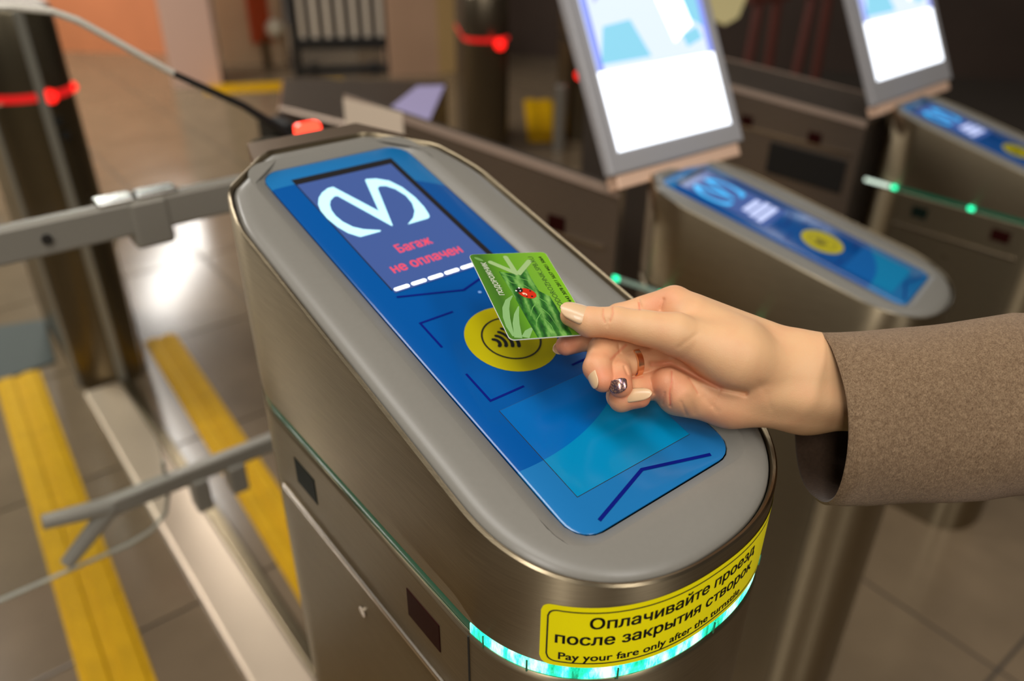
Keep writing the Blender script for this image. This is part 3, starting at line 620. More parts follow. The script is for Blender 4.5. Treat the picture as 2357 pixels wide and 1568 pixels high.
# ------------------------------------------------------------------ transit card
CC = np.array([-.0044, .1212, 1.0097]); CE1 = np.array([.9434, -.3050, -.1164]); CE2 = np.array([.2856, .9394, .1987])
CE1 /= np.linalg.norm(CE1); CE2 -= CE1 * (CE1 @ CE2); CE2 /= np.linalg.norm(CE2); CN = np.cross(CE1, CE2)
def cab(zx, zy):                                            # measured image point -> millimetres on the card
    px = (1060 + zx * .1467, 570 + zy * .1467); v = ray(px); t = (CN @ (CC - CAM)) / (CN @ v); q = CAM + t * v - CC
    return (q @ CE1 * 1000, q @ CE2 * 1000)
card = empty('transit_card', tuple(CC)); tag(card, 'green plastic transit card with leaf and ladybird held over the yellow reader disc', 'card')
card.rotation_euler = Matrix(((CE1[0], CE2[0], CN[0]), (CE1[1], CE2[1], CN[1]), (CE1[2], CE2[2], CN[2]))).to_euler()
cr_ = rrect(27, -42.8, 42.8, 3.2, 8) / 1000
V, F = loft([[(x, y, -.0004) for x, y in cr_], [(x, y, .0003) for x, y in cr_]], cap0=True, cap1=True)
mesh('card_body', V, F, P('white_card_plastic', lin(225, 226, 215), .35), card)
mt, nt, b = newmat('card_green_print'); N = nt.nodes; Lk = nt.links
tc = N.new('ShaderNodeTexCoord'); sx = N.new('ShaderNodeSeparateXYZ'); Lk.new(tc.outputs['Object'], sx.inputs[0])
mr = N.new('ShaderNodeMapRange'); mr.inputs[1].default_value = -.027; mr.inputs[2].default_value = .027; Lk.new(sx.outputs[0], mr.inputs[0])
cr = N.new('ShaderNodeValToRGB'); els = cr.color_ramp.elements; els[0].position = 0; els[0].color = lin(70, 118, 28); els[1].position = 1; els[1].color = lin(118, 174, 26)
e = els.new(.12); e.color = lin(58, 102, 28); e = els.new(.34); e.color = lin(92, 148, 28); e = els.new(.75); e.color = lin(110, 160, 42)
Lk.new(mr.outputs[0], cr.inputs[0]); Lk.new(cr.outputs[0], b.inputs['Base Color']); b.inputs['Roughness'].default_value = .3; b.inputs['Coat Weight'].default_value = .25
def cflat(nm, pts, F, mat, h, parent=card): return mesh(nm, [(a / 1000, c / 1000, h) for a, c in pts], F, mat, parent)
face = cflat('card_face', rrect(26.85, -42.65, 42.65, 3.1, 8) , [tuple(range(32))], mt, .00036)
# leaf photograph
mt, nt, b = newmat('leaf_photo_print'); N = nt.nodes; Lk = nt.links
tc = N.new('ShaderNodeTexCoord'); mp = N.new('ShaderNodeMapping'); mp.inputs['Rotation'].default_value = (0, 0, .25); mp.inputs['Scale'].default_value = (1, .45, 1); Lk.new(tc.outputs['Object'], mp.inputs[0])
wv = N.new('ShaderNodeTexWave'); wv.inputs['Scale'].default_value = 42; wv.inputs['Distortion'].default_value = 3.5; wv.inputs['Detail'].default_value = 4; wv.inputs['Detail Scale'].default_value = 2.5; Lk.new(mp.outputs[0], wv.inputs['Vector'])
vo = N.new('ShaderNodeTexVoronoi'); vo.inputs['Scale'].default_value = 420; vo.feature = 'DISTANCE_TO_EDGE'; Lk.new(mp.outputs[0], vo.inputs['Vector'])
ml = N.new('ShaderNodeMath'); ml.operation = 'MULTIPLY_ADD'; ml.inputs[1].default_value = .35; Lk.new(wv.outputs['Fac'], ml.inputs[0]); nzl = N.new('ShaderNodeTexNoise'); nzl.inputs['Scale'].default_value = 160; nzl.inputs['Detail'].default_value = 6; nzl.inputs['Roughness'].default_value = .7; Lk.new(mp.outputs[0], nzl.inputs['Vector']); Lk.new(nzl.outputs[0], ml.inputs[2])
cr = N.new('ShaderNodeValToRGB'); els = cr.color_ramp.elements; els[0].position = .42; els[0].color = lin(14, 58, 24); els[1].position = 1; els[1].color = lin(130, 180, 90); e = els.new(.68); e.color = lin(48, 110, 36)
Lk.new(ml.outputs[0], cr.inputs[0]); Lk.new(cr.outputs[0], b.inputs['Base Color']); b.inputs['Roughness'].default_value = .3; b.inputs['Coat Weight'].default_value = .25
LEAF = mt
clip = lambda p: (min(26.8, max(-26.8, p[0])), min(42.6, max(-42.55, p[1])))
lf = [(600, 385), (760, 640), (900, 880), (1050, 1150), (1215, 1430), (1480, 1425), (1760, 1390), (1640, 1180), (1500, 930), (1400, 775), (1230, 690), (1100, 480), (1030, 335), (830, 420), (700, 400)]
cflat('leaf_picture', [clip(cab(*p)) for p in lf], [tuple(range(len(lf)))], LEAF, .00042, face)
VEIN = P('leaf_vein_print', lin(104, 160, 74), .3, coat=.25)
for pts in ([(1190, 770), (1260, 960), (1330, 1180), (1400, 1400)], [(1180, 770), (1330, 860), (1450, 1010)], [(1215, 840), (1130, 950), (1090, 1080)], [(1250, 940), (1390, 1060), (1530, 1270)], [(1275, 1010), (1200, 1130), (1180, 1290)], [(1310, 1120), (1420, 1230), (1500, 1400)], [(650, 450), (800, 560), (1000, 600), (1250, 760)], [(620, 400), (820, 470), (1040, 520), (1200, 660)]):
    s1, s2 = stroke([clip(cab(*p)) for p in pts], [.55] * (len(pts) - 1) + [.15]); cflat('vein_print', [clip(p) for p in s1], s2, VEIN, .000435, face)
PALE = P('card_pale_print', lin(150, 178, 118), .3, coat=.25)
for ha, (nm, pts, wd) in zip((.00045, .00047, .00049), (('arrow_print', [(470, 240), (905, 425)], 3.6), ('arrow_print', [(705, 160), (860, 400)], 3.4), ('arrow_print', [(1075, 225), (900, 430)], 3.6))):
    q = [cab(*p) for p in pts]; q = [q[0], ((q[0][0] + q[1][0]) / 2, (q[0][1] + q[1][1]) / 2), q[1]]; s1, s2 = stroke(q, wd); cflat(nm, s1, s2, PALE, ha, face)
    c0 = q[0]; cflat(nm, [(c0[0] + wd / 2 * math.cos(a), c0[1] + wd / 2 * math.sin(a)) for a in np.linspace(0, 2 * math.pi, 14, endpoint=False)], [tuple(range(14))], PALE, ha + .00001, face)
for pts, wd in (([(815, 760), (740, 840), (708, 960), (720, 1110), (760, 1250), (830, 1400)], (.6, 3, 4.2, 4.4, 3.6, 1.2)), ([(910, 930), (876, 1060), (870, 1200), (890, 1330), (905, 1425)], (.8, 3.0, 4.2, 4.6, 4.8)), ([(1120, 1270), (1060, 1330), (1020, 1425)], (1.5, 4, 5))):
    s1, s2 = stroke([clip(cab(*p)) for p in pts], wd); cflat('arc_print', [clip(p) for p in s1], s2, P('card_arc_print', lin(128, 168, 106), .3, coat=.25), .00039, face)
def ell(c, a, b_, rot, n=28): return [(c[0] + a * math.cos(t) * math.cos(rot) - b_ * math.sin(t) * math.sin(rot), c[1] + a * math.cos(t) * math.sin(rot) + b_ * math.sin(t) * math.cos(rot)) for t in np.linspace(0, 2 * math.pi, n, endpoint=False)]
c1 = np.array(cab(1045, 728)); c0 = np.array(cab(905, 672)); dv = c1 - c0; ra = math.atan2(dv[1], dv[0])
lb = cflat('ladybird_print', ell(c1, 6.0, 4.7, ra), [tuple(range(28))], P('ladybird_red', lin(196, 40, 14), .25, coat=.4), .00050, face)
cflat('ladybird_print', ell(c0 + dv * .12, 2.1, 2.6, ra), [tuple(range(28))], M['ink'], .00052, face)
hl = np.array(cab(1005, 738)); cflat('ladybird_print', ell(hl, 1.7, 1.0, ra), [tuple(range(28))], P('ladybird_glint_print', lin(245, 190, 160), .25), .00053, face)
for dx, dy, r in ((1010, 748, .45), (960, 695, .6), (1090, 690, .7), (1120, 775, .7), (1040, 780, .55)): cflat('ladybird_print', ell(cab(dx, dy), r, r, 0), [tuple(range(28))], M['ink'], .00054, face)
for dx, dy, r in ((915, 645, .6), (870, 688, .6), (935, 690, .5)): cflat('ladybird_print', ell(cab(dx, dy), r, r, 0), [tuple(range(28))], P('white_print', lin(235, 235, 228), .3), .00054, face)
cflat('leaf_mark_print', [q for q in ell(np.array(cab(285, 190)), 3.3, 1.3, -.75)], [tuple(range(28))], P('card_faint_print', lin(105, 150, 78), .3), .00039, face)
def ctext(tx, p0, p1, cap, mat, bold, shear=0.0):
    a = np.array(cab(*p0)); b_ = np.array(cab(*p1)); L = np.linalg.norm(b_ - a); V, F = fit_text(tx, 0, L, 0, cap, bold=bold, shear=shear)
    d_ = (b_ - a) / L; up = np.array([-d_[1], d_[0]]); cflat('card_lettering', [a + d_ * x + up * y for x, y in V], F, mat, .00050, face)
WH = P('white_card_ink', lin(222, 226, 205), .35); GR = P('dark_green_ink', lin(52, 84, 34), .35)
ctext('ПОДОРОЖНИК', (690, 752), (390, 240), 3.2, WH, .025, .1)
ctext('PODOROZHNIK.SPB.RU', (1640, 960), (1125, 150), 3.4, GR, .0)
ctext('9643 3078 2811 5657 4421 5064', (1760, 880), (1265, 150), 2.4, P('black_number_ink', lin(28, 40, 22), .35), .02)

# ------------------------------------------------------------------ hand: one continuous surface grown from a distance field
def cp(px, py, d): return np.array([(px - IW / 2) / FPX * d, -(py - IH / 2) / FPX * d, d])
H0 = .00058; LO = cp(1255, 1020, .5) ; LO = np.array([.0195, -.066, .440]); HI = np.array([.236, .041, .531])
NX, NY, NZ = (int((HI[i] - LO[i]) / H0) + 1 for i in range(3))
gx = (LO[0] + H0 * np.arange(NX)).astype(np.float32); gy = (LO[1] + H0 * np.arange(NY)).astype(np.float32); gz = (LO[2] + H0 * np.arange(NZ)).astype(np.float32)
def smin(a, b_, k):
    h = np.maximum(k - np.abs(a - b_), 0) / k; return np.minimum(a, b_) - h * h * (k * .25)
def field(): return np.full((NX, NY, NZ), .03, np.float32)
def cone(D, a, ra, b_, rb, k=.002, flat_=None):              # rounded cone between two joints, blended into D; flat_ = (axis, factor)
    pad = max(ra, rb) + .02
    lo = np.minimum(a, b_) - pad; hi = np.maximum(a, b_) + pad
    i0 = np.clip(((lo - LO) / H0).astype(int), 0, [NX, NY, NZ]); i1 = np.clip(((hi - LO) / H0).astype(int) + 1, 0, [NX, NY, NZ])
    if (i1 <= i0).any(): return
    sl = tuple(slice(i0[q], i1[q]) for q in range(3))
    X = gx[sl[0]][:, None, None] - a[0]; Y = gy[sl[1]][None, :, None] - a[1]; Zz = gz[sl[2]][None, None, :] - a[2]
    ab = b_ - a; L2 = ab @ ab + 1e-12
    t = np.clip((X * ab[0] + Y * ab[1] + Zz * ab[2]) / L2, 0, 1).astype(np.float32)
    ex, ey, ez = X - t * ab[0], Y - t * ab[1], Zz - t * ab[2]
    if flat_ is not None:
        ax, fac = flat_; dt = ex * ax[0] + ey * ax[1] + ez * ax[2]; q2 = ex * ex + ey * ey + ez * ez + dt * dt * (fac * fac - 1)
    else: q2 = ex * ex + ey * ey + ez * ez
    dd = np.sqrt(q2) - (ra + t * (rb - ra)); D[sl] = smin(D[sl], dd.astype(np.float32), k)
def chain(D, pts, k=.002):
    for (p, ra), (q, rb) in zip(pts[:-1], pts[1:]): cone(D, p, ra, q, rb, k)
mm = .001
J = dict(
 thumb=[(cp(1552, 768, .4730), 11.5 * mm), (cp(1418, 743, .4735), 9.4 * mm), (cp(1356, 741, .4745), 8.8 * mm), (cp(1314, 727, .4770), 6.4 * mm)],
 index=[(cp(1552, 697, .5090), 10.2 * mm), (cp(1425, 731, .5130), 8.8 * mm), (cp(1352, 778, .5000), 7.9 * mm), (cp(1303, 795, .4930), 6.4 * mm)],
 middle=[(cp(1545, 752, .5120), 10.2 * mm), (cp(1388, 806, .4850), 9.0 * mm), (cp(1375, 847, .4690), 8.2 * mm), (cp(1388, 876, .4640), 6.9 * mm)],
 ring=[(cp(1550, 822, .5080), 10.0 * mm), (cp(1420, 840, .4880), 8.6 * mm), (cp(1421, 864, .4715), 7.8 * mm), (cp(1429, 889, .4630), 6.8 * mm)],
 pinky=[(cp(1560, 865, .5050), 9.6 * mm), (cp(1427, 912, .4810), 7.8 * mm), (cp(1430, 920, .4690), 7.0 * mm), (cp(1474, 916, .4640), 5.8 * mm)])
palm = field()
WR, WU = (cp(1850, 838, .502), 17.5 * mm), (cp(1850, 922, .503), 16.8 * mm)
FR, FU = (cp(2120, 850, .505), 20 * mm), (cp(2120, 930, .505), 19 * mm)
for a, b_ in (((cp(1552, 700, .5060), 10.4 * mm), WR), ((cp(1550, 752, .5090), 11.2 * mm), (cp(1850, 865, .506), 17 * mm)), ((cp(1555, 812, .5070), 11.4 * mm), (cp(1850, 895, .506), 16.5 * mm)), ((cp(1560, 868, .5000), 12.5 * mm), WU), ((cp(1562, 905, .4940), 13.6 * mm), (cp(1680, 922, .4950), 14.5 * mm)), ((cp(1680, 922, .4950), 14.5 * mm), WU)):
    cone(palm, a[0], a[1], b_[0], b_[1], .010)
for a, b_ in ((WR, FR), (WU, FU), ((cp(1850, 880, .502), 18.5 * mm), (cp(2120, 890, .505), 21 * mm))): cone(palm, a[0], a[1], b_[0], b_[1], .012)
# thenar mass
cone(palm, cp(1560, 772, .4760), 11.8 * mm, cp(1690, 822, .4800), 17.5 * mm, .008)
cone(palm, cp(1690, 822, .4800), 17.5 * mm, cp(1800, 866, .4960), 17.0 * mm, .012)
cone(palm, cp(1600, 730, .4930), 11.0 * mm, cp(1700, 790, .4900), 14.0 * mm, .010)
# heel pad below the little finger
cone(palm, cp(1535, 880, .4850), 8.5 * mm, cp(1560, 905, .4850), 10 * mm, .006)
cone(palm, cp(1745, 905, .4840), 4.5 * mm, cp(1960, 935, .4860), 5.0 * mm, .010)
D = palm
fingers = {}
for nm, pts in J.items():
    Fd = field(); chain(Fd, pts, .0022)
    A = field(); cone(A, pts[0][0], pts[0][1], pts[0][0] * .45 + pts[1][0] * .55, pts[0][1] * .5 + pts[1][1] * .5, .001)
    A = smin(palm, A, .0075 if nm == 'thumb' else .005); D = smin(D, smin(A, Fd, .0012), .0009); fingers[nm] = Fd
del A
# flexion creases and tendon furrows, pressed into the near surface
GXp = (IW / 2 + FPX * gx[:, None, None] / gz[None, None, :]); GYp = (IH / 2 - FPX * gy[None, :, None] / gz[None, None, :])
def crease(pts, depth, sig, zmax):
    kz = int(np.clip((zmax - LO[2]) / H0, 1, NZ)); pts = [np.array(p, float) for p in pts]
    xs = [p[0] for p in pts]; ys = [p[1] for p in pts]
    best = None
    GX2 = GXp[:, :, :kz]; GY2 = GYp[:, :, :kz]
    for a, b_ in zip(pts[:-1], pts[1:]):
        ab = b_ - a; t = np.clip(((GX2 - a[0]) * ab[0] + (GY2 - a[1]) * ab[1]) / (ab @ ab), 0, 1); d2 = (GX2 - a[0] - t * ab[0]) ** 2 + (GY2 - a[1] - t * ab[1]) ** 2
        best = d2 if best is None else np.minimum(best, d2)
    D[:, :, :kz] += (depth * np.exp(-best / (sig * sig))).astype(np.float32)
for pts, dp, sg, zm in (
    ([(1546, 855), (1546, 880), (1541, 905), (1543, 935)], .0007, 3.2, .500), ([(1584, 870), (1597, 888), (1606, 905)], .0005, 6, .500),
    ([(1500, 838), (1545, 836), (1600, 865), (1660, 893), (1715, 905)], .0018, 7, .500), ([(1715, 905), (1760, 885)], .0004, 10, .490),
    ([(1389, 712), (1388, 728), (1392, 742)], .0006, 2.5, .478), ([(1410, 708), (1411, 722), (1404, 740)], .0007, 2.5, .478), ([(1400, 735), (1398, 752)], .0004, 2.5, .478),
    ([(1470, 690), (1474, 705)], .0010, 3, .515), ([(1527, 690), (1521, 712)], .0010, 4, .515),
    ([(1424, 795), (1426, 812)], .0009, 3, .500), ([(1437, 845), (1444, 862)], .0009, 3, .490),
    ([(1560, 800), (1600, 770)], .0002, 5, .48), ([(1530, 905), (1525, 930)], .0006, 3, .5), ([(1620, 915), (1650, 945)], .0003, 7, .5), ([(1585, 915), (1600, 950)], .0003, 7, .5), ([(1655, 900), (1640, 935)], .0004, 4, .5), ([(1568, 925), (1580, 955)], .0005, 3, .5), ([(1745, 880), (1765, 910), (1775, 940)], .0002, 7, .5), ([(1565, 800), (1600, 775), (1625, 755)], .00015, 5, .48), ([(1496, 870), (1505, 905)], .0006, 3, .49)):
    crease(pts, dp, sg, zm)
def surface_nets(D):
    inside = D < 0
    c = sum(inside[i:NX - 1 + i, j:NY - 1 + j, k:NZ - 1 + k].astype(np.int8) for i in (0, 1) for j in (0, 1) for k in (0, 1))
    act = (c > 0) & (c < 8); ids = np.full(act.shape, -1, np.int64); I, Jj, K = np.nonzero(act); ids[I, Jj, K] = np.arange(len(I))
    acc = np.zeros((len(I), 3)); cnt = np.zeros(len(I)); cor = [(i, j, k) for i in (0, 1) for j in (0, 1) for k in (0, 1)]
    val = {q: D[I + q[0], Jj + q[1], K + q[2]] for q in cor}
    for a in cor:
        for ax in range(3):
            if a[ax]: continue
            b_ = list(a); b_[ax] = 1; b_ = tuple(b_); va, vb = val[a], val[b_]; s = (va < 0) != (vb < 0); t = np.where(s, va / np.where(s, va - vb, 1), 0)
            p = np.array(a, float)[None, :].repeat(len(I), 0); p[:, ax] = t; acc[s] += p[s]; cnt[s] += 1
    Vv = (np.c_[I, Jj, K] + acc / cnt[:, None]) * H0 + LO
    Q = []
    for ax in range(3):
        a1, a2 = (ax + 1) % 3, (ax + 2) % 3
        sA = [slice(None)] * 3; sB = [slice(None)] * 3; sA[ax] = slice(0, -1); sB[ax] = slice(1, None)
        e0 = inside[tuple(sA)]; e1 = inside[tuple(sB)]; ed = e0 != e1; idx = np.array(np.nonzero(ed)).T
        lim = np.array([NX, NY, NZ]); ok = (idx[:, a1] > 0) & (idx[:, a2] > 0) & (idx[:, a1] < lim[a1] - 1) & (idx[:, a2] < lim[a2] - 1); idx = idx[ok]
        def cell(o1, o2): q = idx.copy(); q[:, a1] += o1; q[:, a2] += o2; return ids[q[:, 0], q[:, 1], q[:, 2]]
        q4 = np.c_[cell(-1, -1), cell(0, -1), cell(0, 0), cell(-1, 0)]; fl = ~e0[idx[:, 0], idx[:, 1], idx[:, 2]]; q4[fl] = q4[fl][:, ::-1]; Q.append(q4)
    return Vv, np.vstack(Q)
HV, HF = surface_nets(D)
# relax once or twice along the quads
def relax(V, F, it):
    e = np.vstack([F[:, [0, 1]], F[:, [1, 2]], F[:, [2, 3]], F[:, [3, 0]]])
    for _ in range(it):
        s = np.zeros_like(V); c = np.zeros(len(V)); np.add.at(s, e[:, 0], V[e[:, 1]]); np.add.at(c, e[:, 0], 1); np.add.at(s, e[:, 1], V[e[:, 0]]); np.add.at(c, e[:, 1], 1)
        V = .5 * V + .5 * s / np.maximum(c, 1)[:, None]
    return V
HV = relax(HV, HF, 1)
WV = CAM + HV @ RC
person = empty('person', tuple(pxd((2100, 900), .505))); tag(person, 'right hand with beige nails holding the green card, arm in a brown wool coat sleeve', 'person')
PO = np.array(person.location)
me = bpy.data.meshes.new('hand'); me.vertices.add(len(WV)); me.vertices.foreach_set('co', (WV - PO).astype(np.float32).ravel())
me.loops.add(len(HF) * 4); me.loops.foreach_set('vertex_index', HF.astype(np.int32).ravel()); me.polygons.add(len(HF)); me.polygons.foreach_set('loop_start', np.arange(0, len(HF) * 4, 4, dtype=np.int32)); me.polygons.foreach_set('loop_total', np.full(len(HF), 4, np.int32))
me.update(calc_edges=True); me.validate(); me.polygons.foreach_set('use_smooth', [True] * len(me.polygons))
hand = bpy.data.objects.new('hand', me); col.objects.link(hand); hand.parent = person; hand['label'] = 'bare hand and wrist, fingers curled, thumb pressing the card'
# skin colour: redder at fingertips and folds, with some fold shade painted in
red = np.zeros(len(HV))
for nm, pts in J.items():
    for (p, r_), amt, sg in ((pts[-1], .9, .011), (pts[-2], .55, .011), (pts[1], .3, .012)):
        if nm == 'thumb': amt *= .45
        red = np.maximum(red, amt * np.exp(-((HV - p) ** 2).sum(1) / sg ** 2))
for c_, sg, amt in ((cp(1525, 880, .48), .02, .5), (cp(1640, 940, .485), .025, .35), (cp(1520, 690, .5), .014, .4)): red = np.maximum(red, amt * np.exp(-((HV - c_) ** 2).sum(1) / sg ** 2))
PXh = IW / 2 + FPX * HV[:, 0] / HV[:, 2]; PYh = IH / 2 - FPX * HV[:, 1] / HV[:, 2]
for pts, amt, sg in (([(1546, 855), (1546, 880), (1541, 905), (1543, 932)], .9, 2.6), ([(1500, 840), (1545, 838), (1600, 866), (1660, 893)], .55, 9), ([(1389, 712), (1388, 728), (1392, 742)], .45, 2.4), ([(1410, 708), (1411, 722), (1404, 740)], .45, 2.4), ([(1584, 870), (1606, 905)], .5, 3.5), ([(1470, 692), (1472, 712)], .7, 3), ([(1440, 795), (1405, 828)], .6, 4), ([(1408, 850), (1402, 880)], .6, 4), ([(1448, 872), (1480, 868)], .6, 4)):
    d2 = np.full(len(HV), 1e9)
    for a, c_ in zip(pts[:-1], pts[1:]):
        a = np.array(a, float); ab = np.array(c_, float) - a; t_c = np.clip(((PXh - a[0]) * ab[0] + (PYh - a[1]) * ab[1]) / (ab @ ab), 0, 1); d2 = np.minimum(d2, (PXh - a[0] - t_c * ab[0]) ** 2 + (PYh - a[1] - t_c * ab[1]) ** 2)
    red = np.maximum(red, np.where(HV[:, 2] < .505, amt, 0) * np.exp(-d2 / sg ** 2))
ca = me.attributes.new('flush_fold_shade', 'FLOAT', 'POINT'); ca.data.foreach_set('value', red.astype(np.float32))
mt, nt, b = newmat('skin'); N = nt.nodes; Lk = nt.links
at = N.new('ShaderNodeAttribute'); at.attribute_name = 'flush_fold_shade'; tc = N.new('ShaderNodeTexCoord')
nz = N.new('ShaderNodeTexNoise'); nz.inputs['Scale'].default_value = 60; nz.inputs['Detail'].default_value = 4; Lk.new(tc.outputs['Object'], nz.inputs['Vector'])
ad = N.new('ShaderNodeMath'); ad.operation = 'MULTIPLY_ADD'; ad.inputs[1].default_value = .5; Lk.new(nz.outputs[0], ad.inputs[0]); 
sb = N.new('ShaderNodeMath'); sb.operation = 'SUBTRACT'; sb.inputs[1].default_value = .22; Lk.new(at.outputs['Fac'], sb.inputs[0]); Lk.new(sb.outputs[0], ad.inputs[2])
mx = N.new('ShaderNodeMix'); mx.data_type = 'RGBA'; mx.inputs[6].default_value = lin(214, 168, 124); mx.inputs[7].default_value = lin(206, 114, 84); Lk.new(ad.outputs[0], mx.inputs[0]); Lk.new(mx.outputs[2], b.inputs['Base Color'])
b.inputs['Subsurface Weight'].default_value = .10; b.inputs['Subsurface Radius'].default_value = (1, .35, .2); b.inputs['Subsurface Scale'].default_value = .003; b.inputs['Roughness'].default_value = .52; b.inputs['Specular IOR Level'].default_value = .35
vo = N.new('ShaderNodeTexVoronoi'); vo.inputs['Scale'].default_value = 1100; Lk.new(tc.outputs['Object'], vo.inputs['Vector']); bp = N.new('ShaderNodeBump'); bp.inputs['Strength'].default_value = .12; bp.inputs['Distance'].default_value = .0004; nb = N.new('ShaderNodeTexNoise'); nb.inputs['Scale'].default_value = 260; nb.inputs['Detail'].default_value = 5; Lk.new(tc.outputs['Object'], nb.inputs['Vector']); sm = N.new('ShaderNodeMath'); sm.operation = 'MULTIPLY_ADD'; sm.inputs[1].default_value = 2.2; Lk.new(nb.outputs[0], sm.inputs[0]); Lk.new(vo.outputs['Distance'], sm.inputs[2]); Lk.new(sm.outputs[0], bp.inputs['Height']); Lk.new(bp.outputs[0], b.inputs['Normal'])
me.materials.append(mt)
# nails: curved plates on the last joints
def camN(v): v = np.array(v, float); return v / np.linalg.norm(v)
def nail(base, tip, nrm, rad, hw, mat, over=.0, lift=.0004, label=None, taper=.75):
    ax = tip - base; L = np.linalg.norm(ax); ax /= L; nrm = nrm - ax * (nrm @ ax); nrm /= np.linalg.norm(nrm); sd = np.cross(ax, nrm)
    nu, nv = 15, 13; V = []
    for layer in (0, 1):
        for i in range(nu):
            t = i / (nu - 1)
            wdt = hw * (1 - (1 - taper) * t) * math.sqrt(max(0.02, 1 - max(0, (t - .62) / .38) ** 2.2 * .98)) * math.sqrt(max(.05, 1 - max(0, (.22 - t) / .22) ** 2 * .75))
            for j in range(nv):
                q = (j / (nv - 1) * 2 - 1) * wdt / rad
                rr_ = rad + lift - layer * .0006 - .0007 * math.cos(t * 3.0) * 0 - .0012 * (t - .4) ** 2 * 2
                V.append(base + ax * t * (L + over) + rr_ * (math.cos(q) * nrm + math.sin(q) * sd))
    n = nu * nv; F = []
    for i in range(nu - 1):
        for j in range(nv - 1):
            a = i * nv + j; F.append((a, a + 1, a + nv + 1, a + nv)); F.append((n + a, n + a + nv, n + a + nv + 1, n + a + 1))
    bd = [j for j in range(nv)] + [i * nv + nv - 1 for i in range(1, nu)] + [(nu - 1) * nv + j for j in range(nv - 2, -1, -1)] + [i * nv for i in range(nu - 2, 0, -1)]
    for a, c in zip(bd, bd[1:] + bd[:1]): F.append((a, n + a, n + c, c))
    o = mesh('fingernail', [CAM + RC.T @ v - PO for v in V], F, mat, person, True)
    if label: o['label'] = label
    return o
NB = P('beige_nail_polish', lin(210, 174, 134), .34, coat=.15)
mt, nt, b = newmat('glitter_nail_polish'); N = nt.nodes; Lk = nt.links; tc = N.new('ShaderNodeTexCoord'); vo = N.new('ShaderNodeTexVoronoi'); vo.inputs['Scale'].default_value = 1500; Lk.new(tc.outputs['Object'], vo.inputs['Vector'])
cr = N.new('ShaderNodeValToRGB'); els = cr.color_ramp.elements; els[0].color = lin(74, 78, 118); els[1].color = lin(214, 168, 140); e = els.new(.45); e.color = lin(128, 96, 92); Lk.new(vo.outputs['Color'], cr.inputs[0]); Lk.new(cr.outputs[0], b.inputs['Base Color']); b.inputs['Metallic'].default_value = .7; b.inputs['Roughness'].default_value = .22; NG = mt
j = J['thumb']; nail(cp(1350, 740, .4748), cp(1296, 724, .4775), camN((.0, .52, -.85)), .0084, .0082, NB, .0018, taper=.62, lift=.0006)
j = J['index']; nail(j[2][0] * .35 + j[3][0] * .65, j[3][0] + (j[3][0] - j[2][0]) * .42, camN((-.75, -.35, .55)), .0064, .0050, NB)
j = J['middle']; nail(j[2][0] * .85 + j[3][0] * .15, j[3][0] + (j[3][0] - j[2][0]) * .55, camN((-.80, -.15, -.58)), .0074, .0052, NB)
j = J['ring']; nail(cp(1423, 876, .4634), cp(1431, 903, .4618), camN((-.22, -.22, -.95)), .0071, .0064, NG, .001, label='glittery purple and copper fingernail')
j = J['pinky']; nail(j[2][0] * .7 + j[3][0] * .3, j[3][0] + (j[3][0] - j[2][0]) * .75, camN((.05, .42, -.90)), .0062, .0048, NB)
# finger ring
j = J['ring']; t = .75; cR = j[0][0] * (1 - t) + j[1][0] * t; ax = camN(j[1][0] - j[0][0]); aa = camN(np.cross(ax, (0, 1, 0))); bb = np.cross(ax, aa)
loops = []
for (dx, dr) in ((-.0022, .0002), (-.0020, .0009), (.0020, .0009), (.0022, .0002), (.0018, -.0006), (-.0018, -.0006), (-.0022, .0002)):
    loops.append([CAM + RC.T @ (cR + ax * dx + (.0094 + dr) * (math.cos(q) * aa + math.sin(q) * bb)) - PO for q in np.linspace(0, 2 * math.pi, 40, endpoint=False)])
V, F = loft(loops); o = mesh('finger_ring', V, F, P('rose_gold', (.82, .50, .29, 1), .22, 1.), person, True, math.radians(35)); o['label'] = 'rose gold band on the ring finger'

# ------------------------------------------------------------------ coat sleeve
mt, nt, b = newmat('brown_wool_cloth'); N = nt.nodes; Lk = nt.links
tc = N.new('ShaderNodeTexCoord'); n1 = N.new('ShaderNodeTexNoise'); n1.inputs['Scale'].default_value = 1300; n1.inputs['Detail'].default_value = 6; n1.inputs['Roughness'].default_value = .75
mp = N.new('ShaderNodeMapping'); mp.inputs['Scale'].default_value = (1, 1, .6); Lk.new(tc.outputs['Object'], mp.inputs[0]); Lk.new(mp.outputs[0], n1.inputs['Vector'])
n2 = N.new('ShaderNodeTexNoise'); n2.inputs['Scale'].default_value = 420; n2.inputs['Detail'].default_value = 3; Lk.new(tc.outputs['Object'], n2.inputs['Vector'])
cr = N.new('ShaderNodeValToRGB'); els = cr.color_ramp.elements; els[0].position = .3; els[0].color = lin(88, 70, 53); els[1].position = .72; els[1].color = lin(168, 144, 116); Lk.new(n1.outputs[0], cr.inputs[0])
c2 = N.new('ShaderNodeValToRGB'); els = c2.color_ramp.elements; els[0].position = .3; els[0].color = lin(216, 206, 198); els[1].position = .7; els[1].color = lin(255, 250, 244); Lk.new(n2.outputs[0], c2.inputs[0])
mx = N.new('ShaderNodeMix'); mx.data_type = 'RGBA'; mx.blend_type = 'MULTIPLY'; mx.inputs[0].default_value = 1; Lk.new(cr.outputs[0], mx.inputs[6]); Lk.new(c2.outputs[0], mx.inputs[7]); Lk.new(mx.outputs[2], b.inputs['Base Color'])
b.inputs['Roughness'].default_value = .95; b.inputs['Specular IOR Level'].default_value = .1; b.inputs['Sheen Weight'].default_value = .35; b.inputs['Sheen Roughness'].default_value = .4; b.inputs['Sheen Tint'].default_value = lin(200, 180, 165)
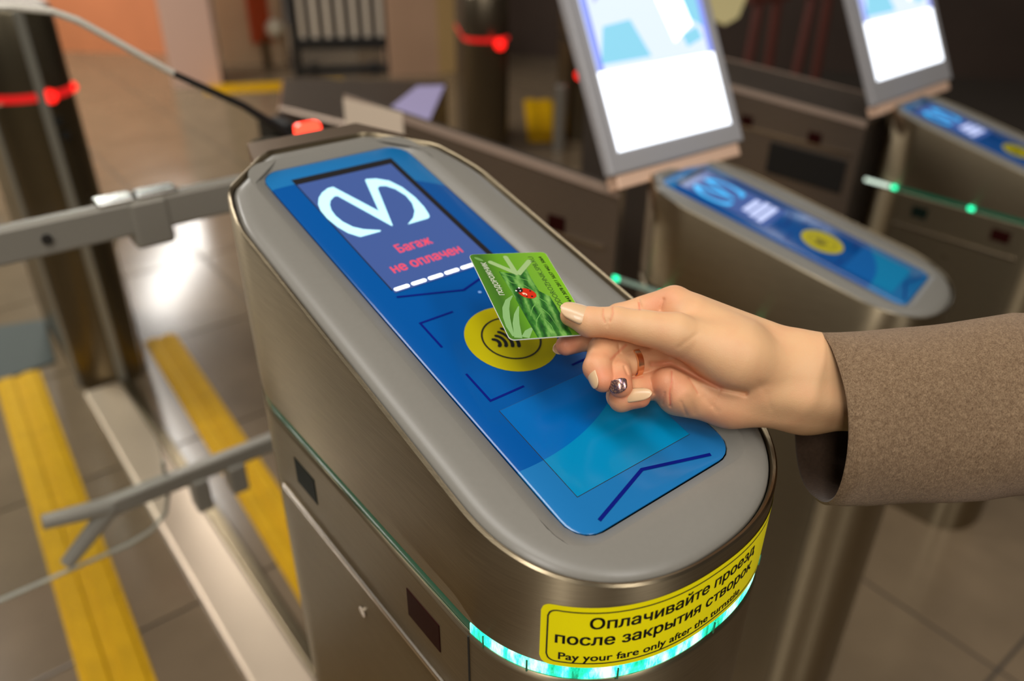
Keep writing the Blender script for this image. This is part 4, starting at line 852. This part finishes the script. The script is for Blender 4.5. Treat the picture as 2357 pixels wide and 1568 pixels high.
bp = N.new('ShaderNodeBump'); bp.inputs['Strength'].default_value = .55; bp.inputs['Distance'].default_value = .0012; Lk.new(n1.outputs[0], bp.inputs['Height']); Lk.new(bp.outputs[0], b.inputs['Normal']); WOOL = mt
def sleeve_rings(thick, xs, nphi=72, wr=1.0):
    rings = []
    for (px, top, bot, rz, skew, dep) in xs:
        ring = []
        cy = (top + bot) / 2; ry = (bot - top) / 2
        for k in range(nphi):
            a = 2 * math.pi * k / nphi; c_, s_ = math.cos(a), math.sin(a)
            d_ = dep + (rz - thick) * c_; sc_ = (1 - thick / .053)
            X = (px - IW / 2) / FPX * d_ - skew * c_; Yc = -(cy - IH / 2) / FPX * dep + ry / FPX * dep * sc_ * math.copysign(abs(s_) ** .92, s_)
            wv_ = .0012 * wr * math.sin(3 * a + px * .012) + .0009 * wr * math.sin(5 * a - px * .021 + 1)
            ring.append(CAM + RC.T @ np.array([X, Yc + wv_ * s_, d_ + wv_ * c_]) - PO)
        rings.append(ring)
    return rings
prof = [(1888, 771, 1163, .045, .0165, .500), (1930, 766, 1163, .0455, .0160, .500), (1990, 758, 1160, .046, .0145, .501), (2080, 751, 1155, .047, .012, .502), (2180, 745, 1149, .049, .009, .503), (2260, 732, 1146, .050, .006, .504), (2330, 722, 1143, .051, .004, .505), (2420, 728, 1140, .052, .002, .506), (2560, 728, 1150, .053, 0, .51), (2800, 700, 1170, .056, 0, .52), (3100, 660, 1180, .06, 0, .53)]
outer = sleeve_rings(0, prof)
lip = sleeve_rings(.0012, [(1883.5, 773, 1161, .045, .0165, .500)])
inner = sleeve_rings(.0032, [(1888, 771, 1163, .045, .0165, .500), (1990, 758, 1160, .046, .0145, .501), (2180, 745, 1149, .049, .009, .503), (2420, 728, 1140, .052, .002, .506), (3100, 660, 1180, .06, 0, .53)], wr=.8)
V, F = loft(list(reversed(outer)) + lip, closed=True); o = mesh('coat_sleeve', V, F, WOOL, person, True); o['label'] = 'brown felted wool coat sleeve'
V, F = loft(lip + inner, closed=True, cap1=True); o2 = mesh('sleeve_lining', V, F, P('dark_wool_lining', lin(66, 50, 38), .95, 0, .1, noise=(500, (1, 1, 1), .35), bump=(700, (1, 1, 1), .5, .001), sheen=.2), person, True)
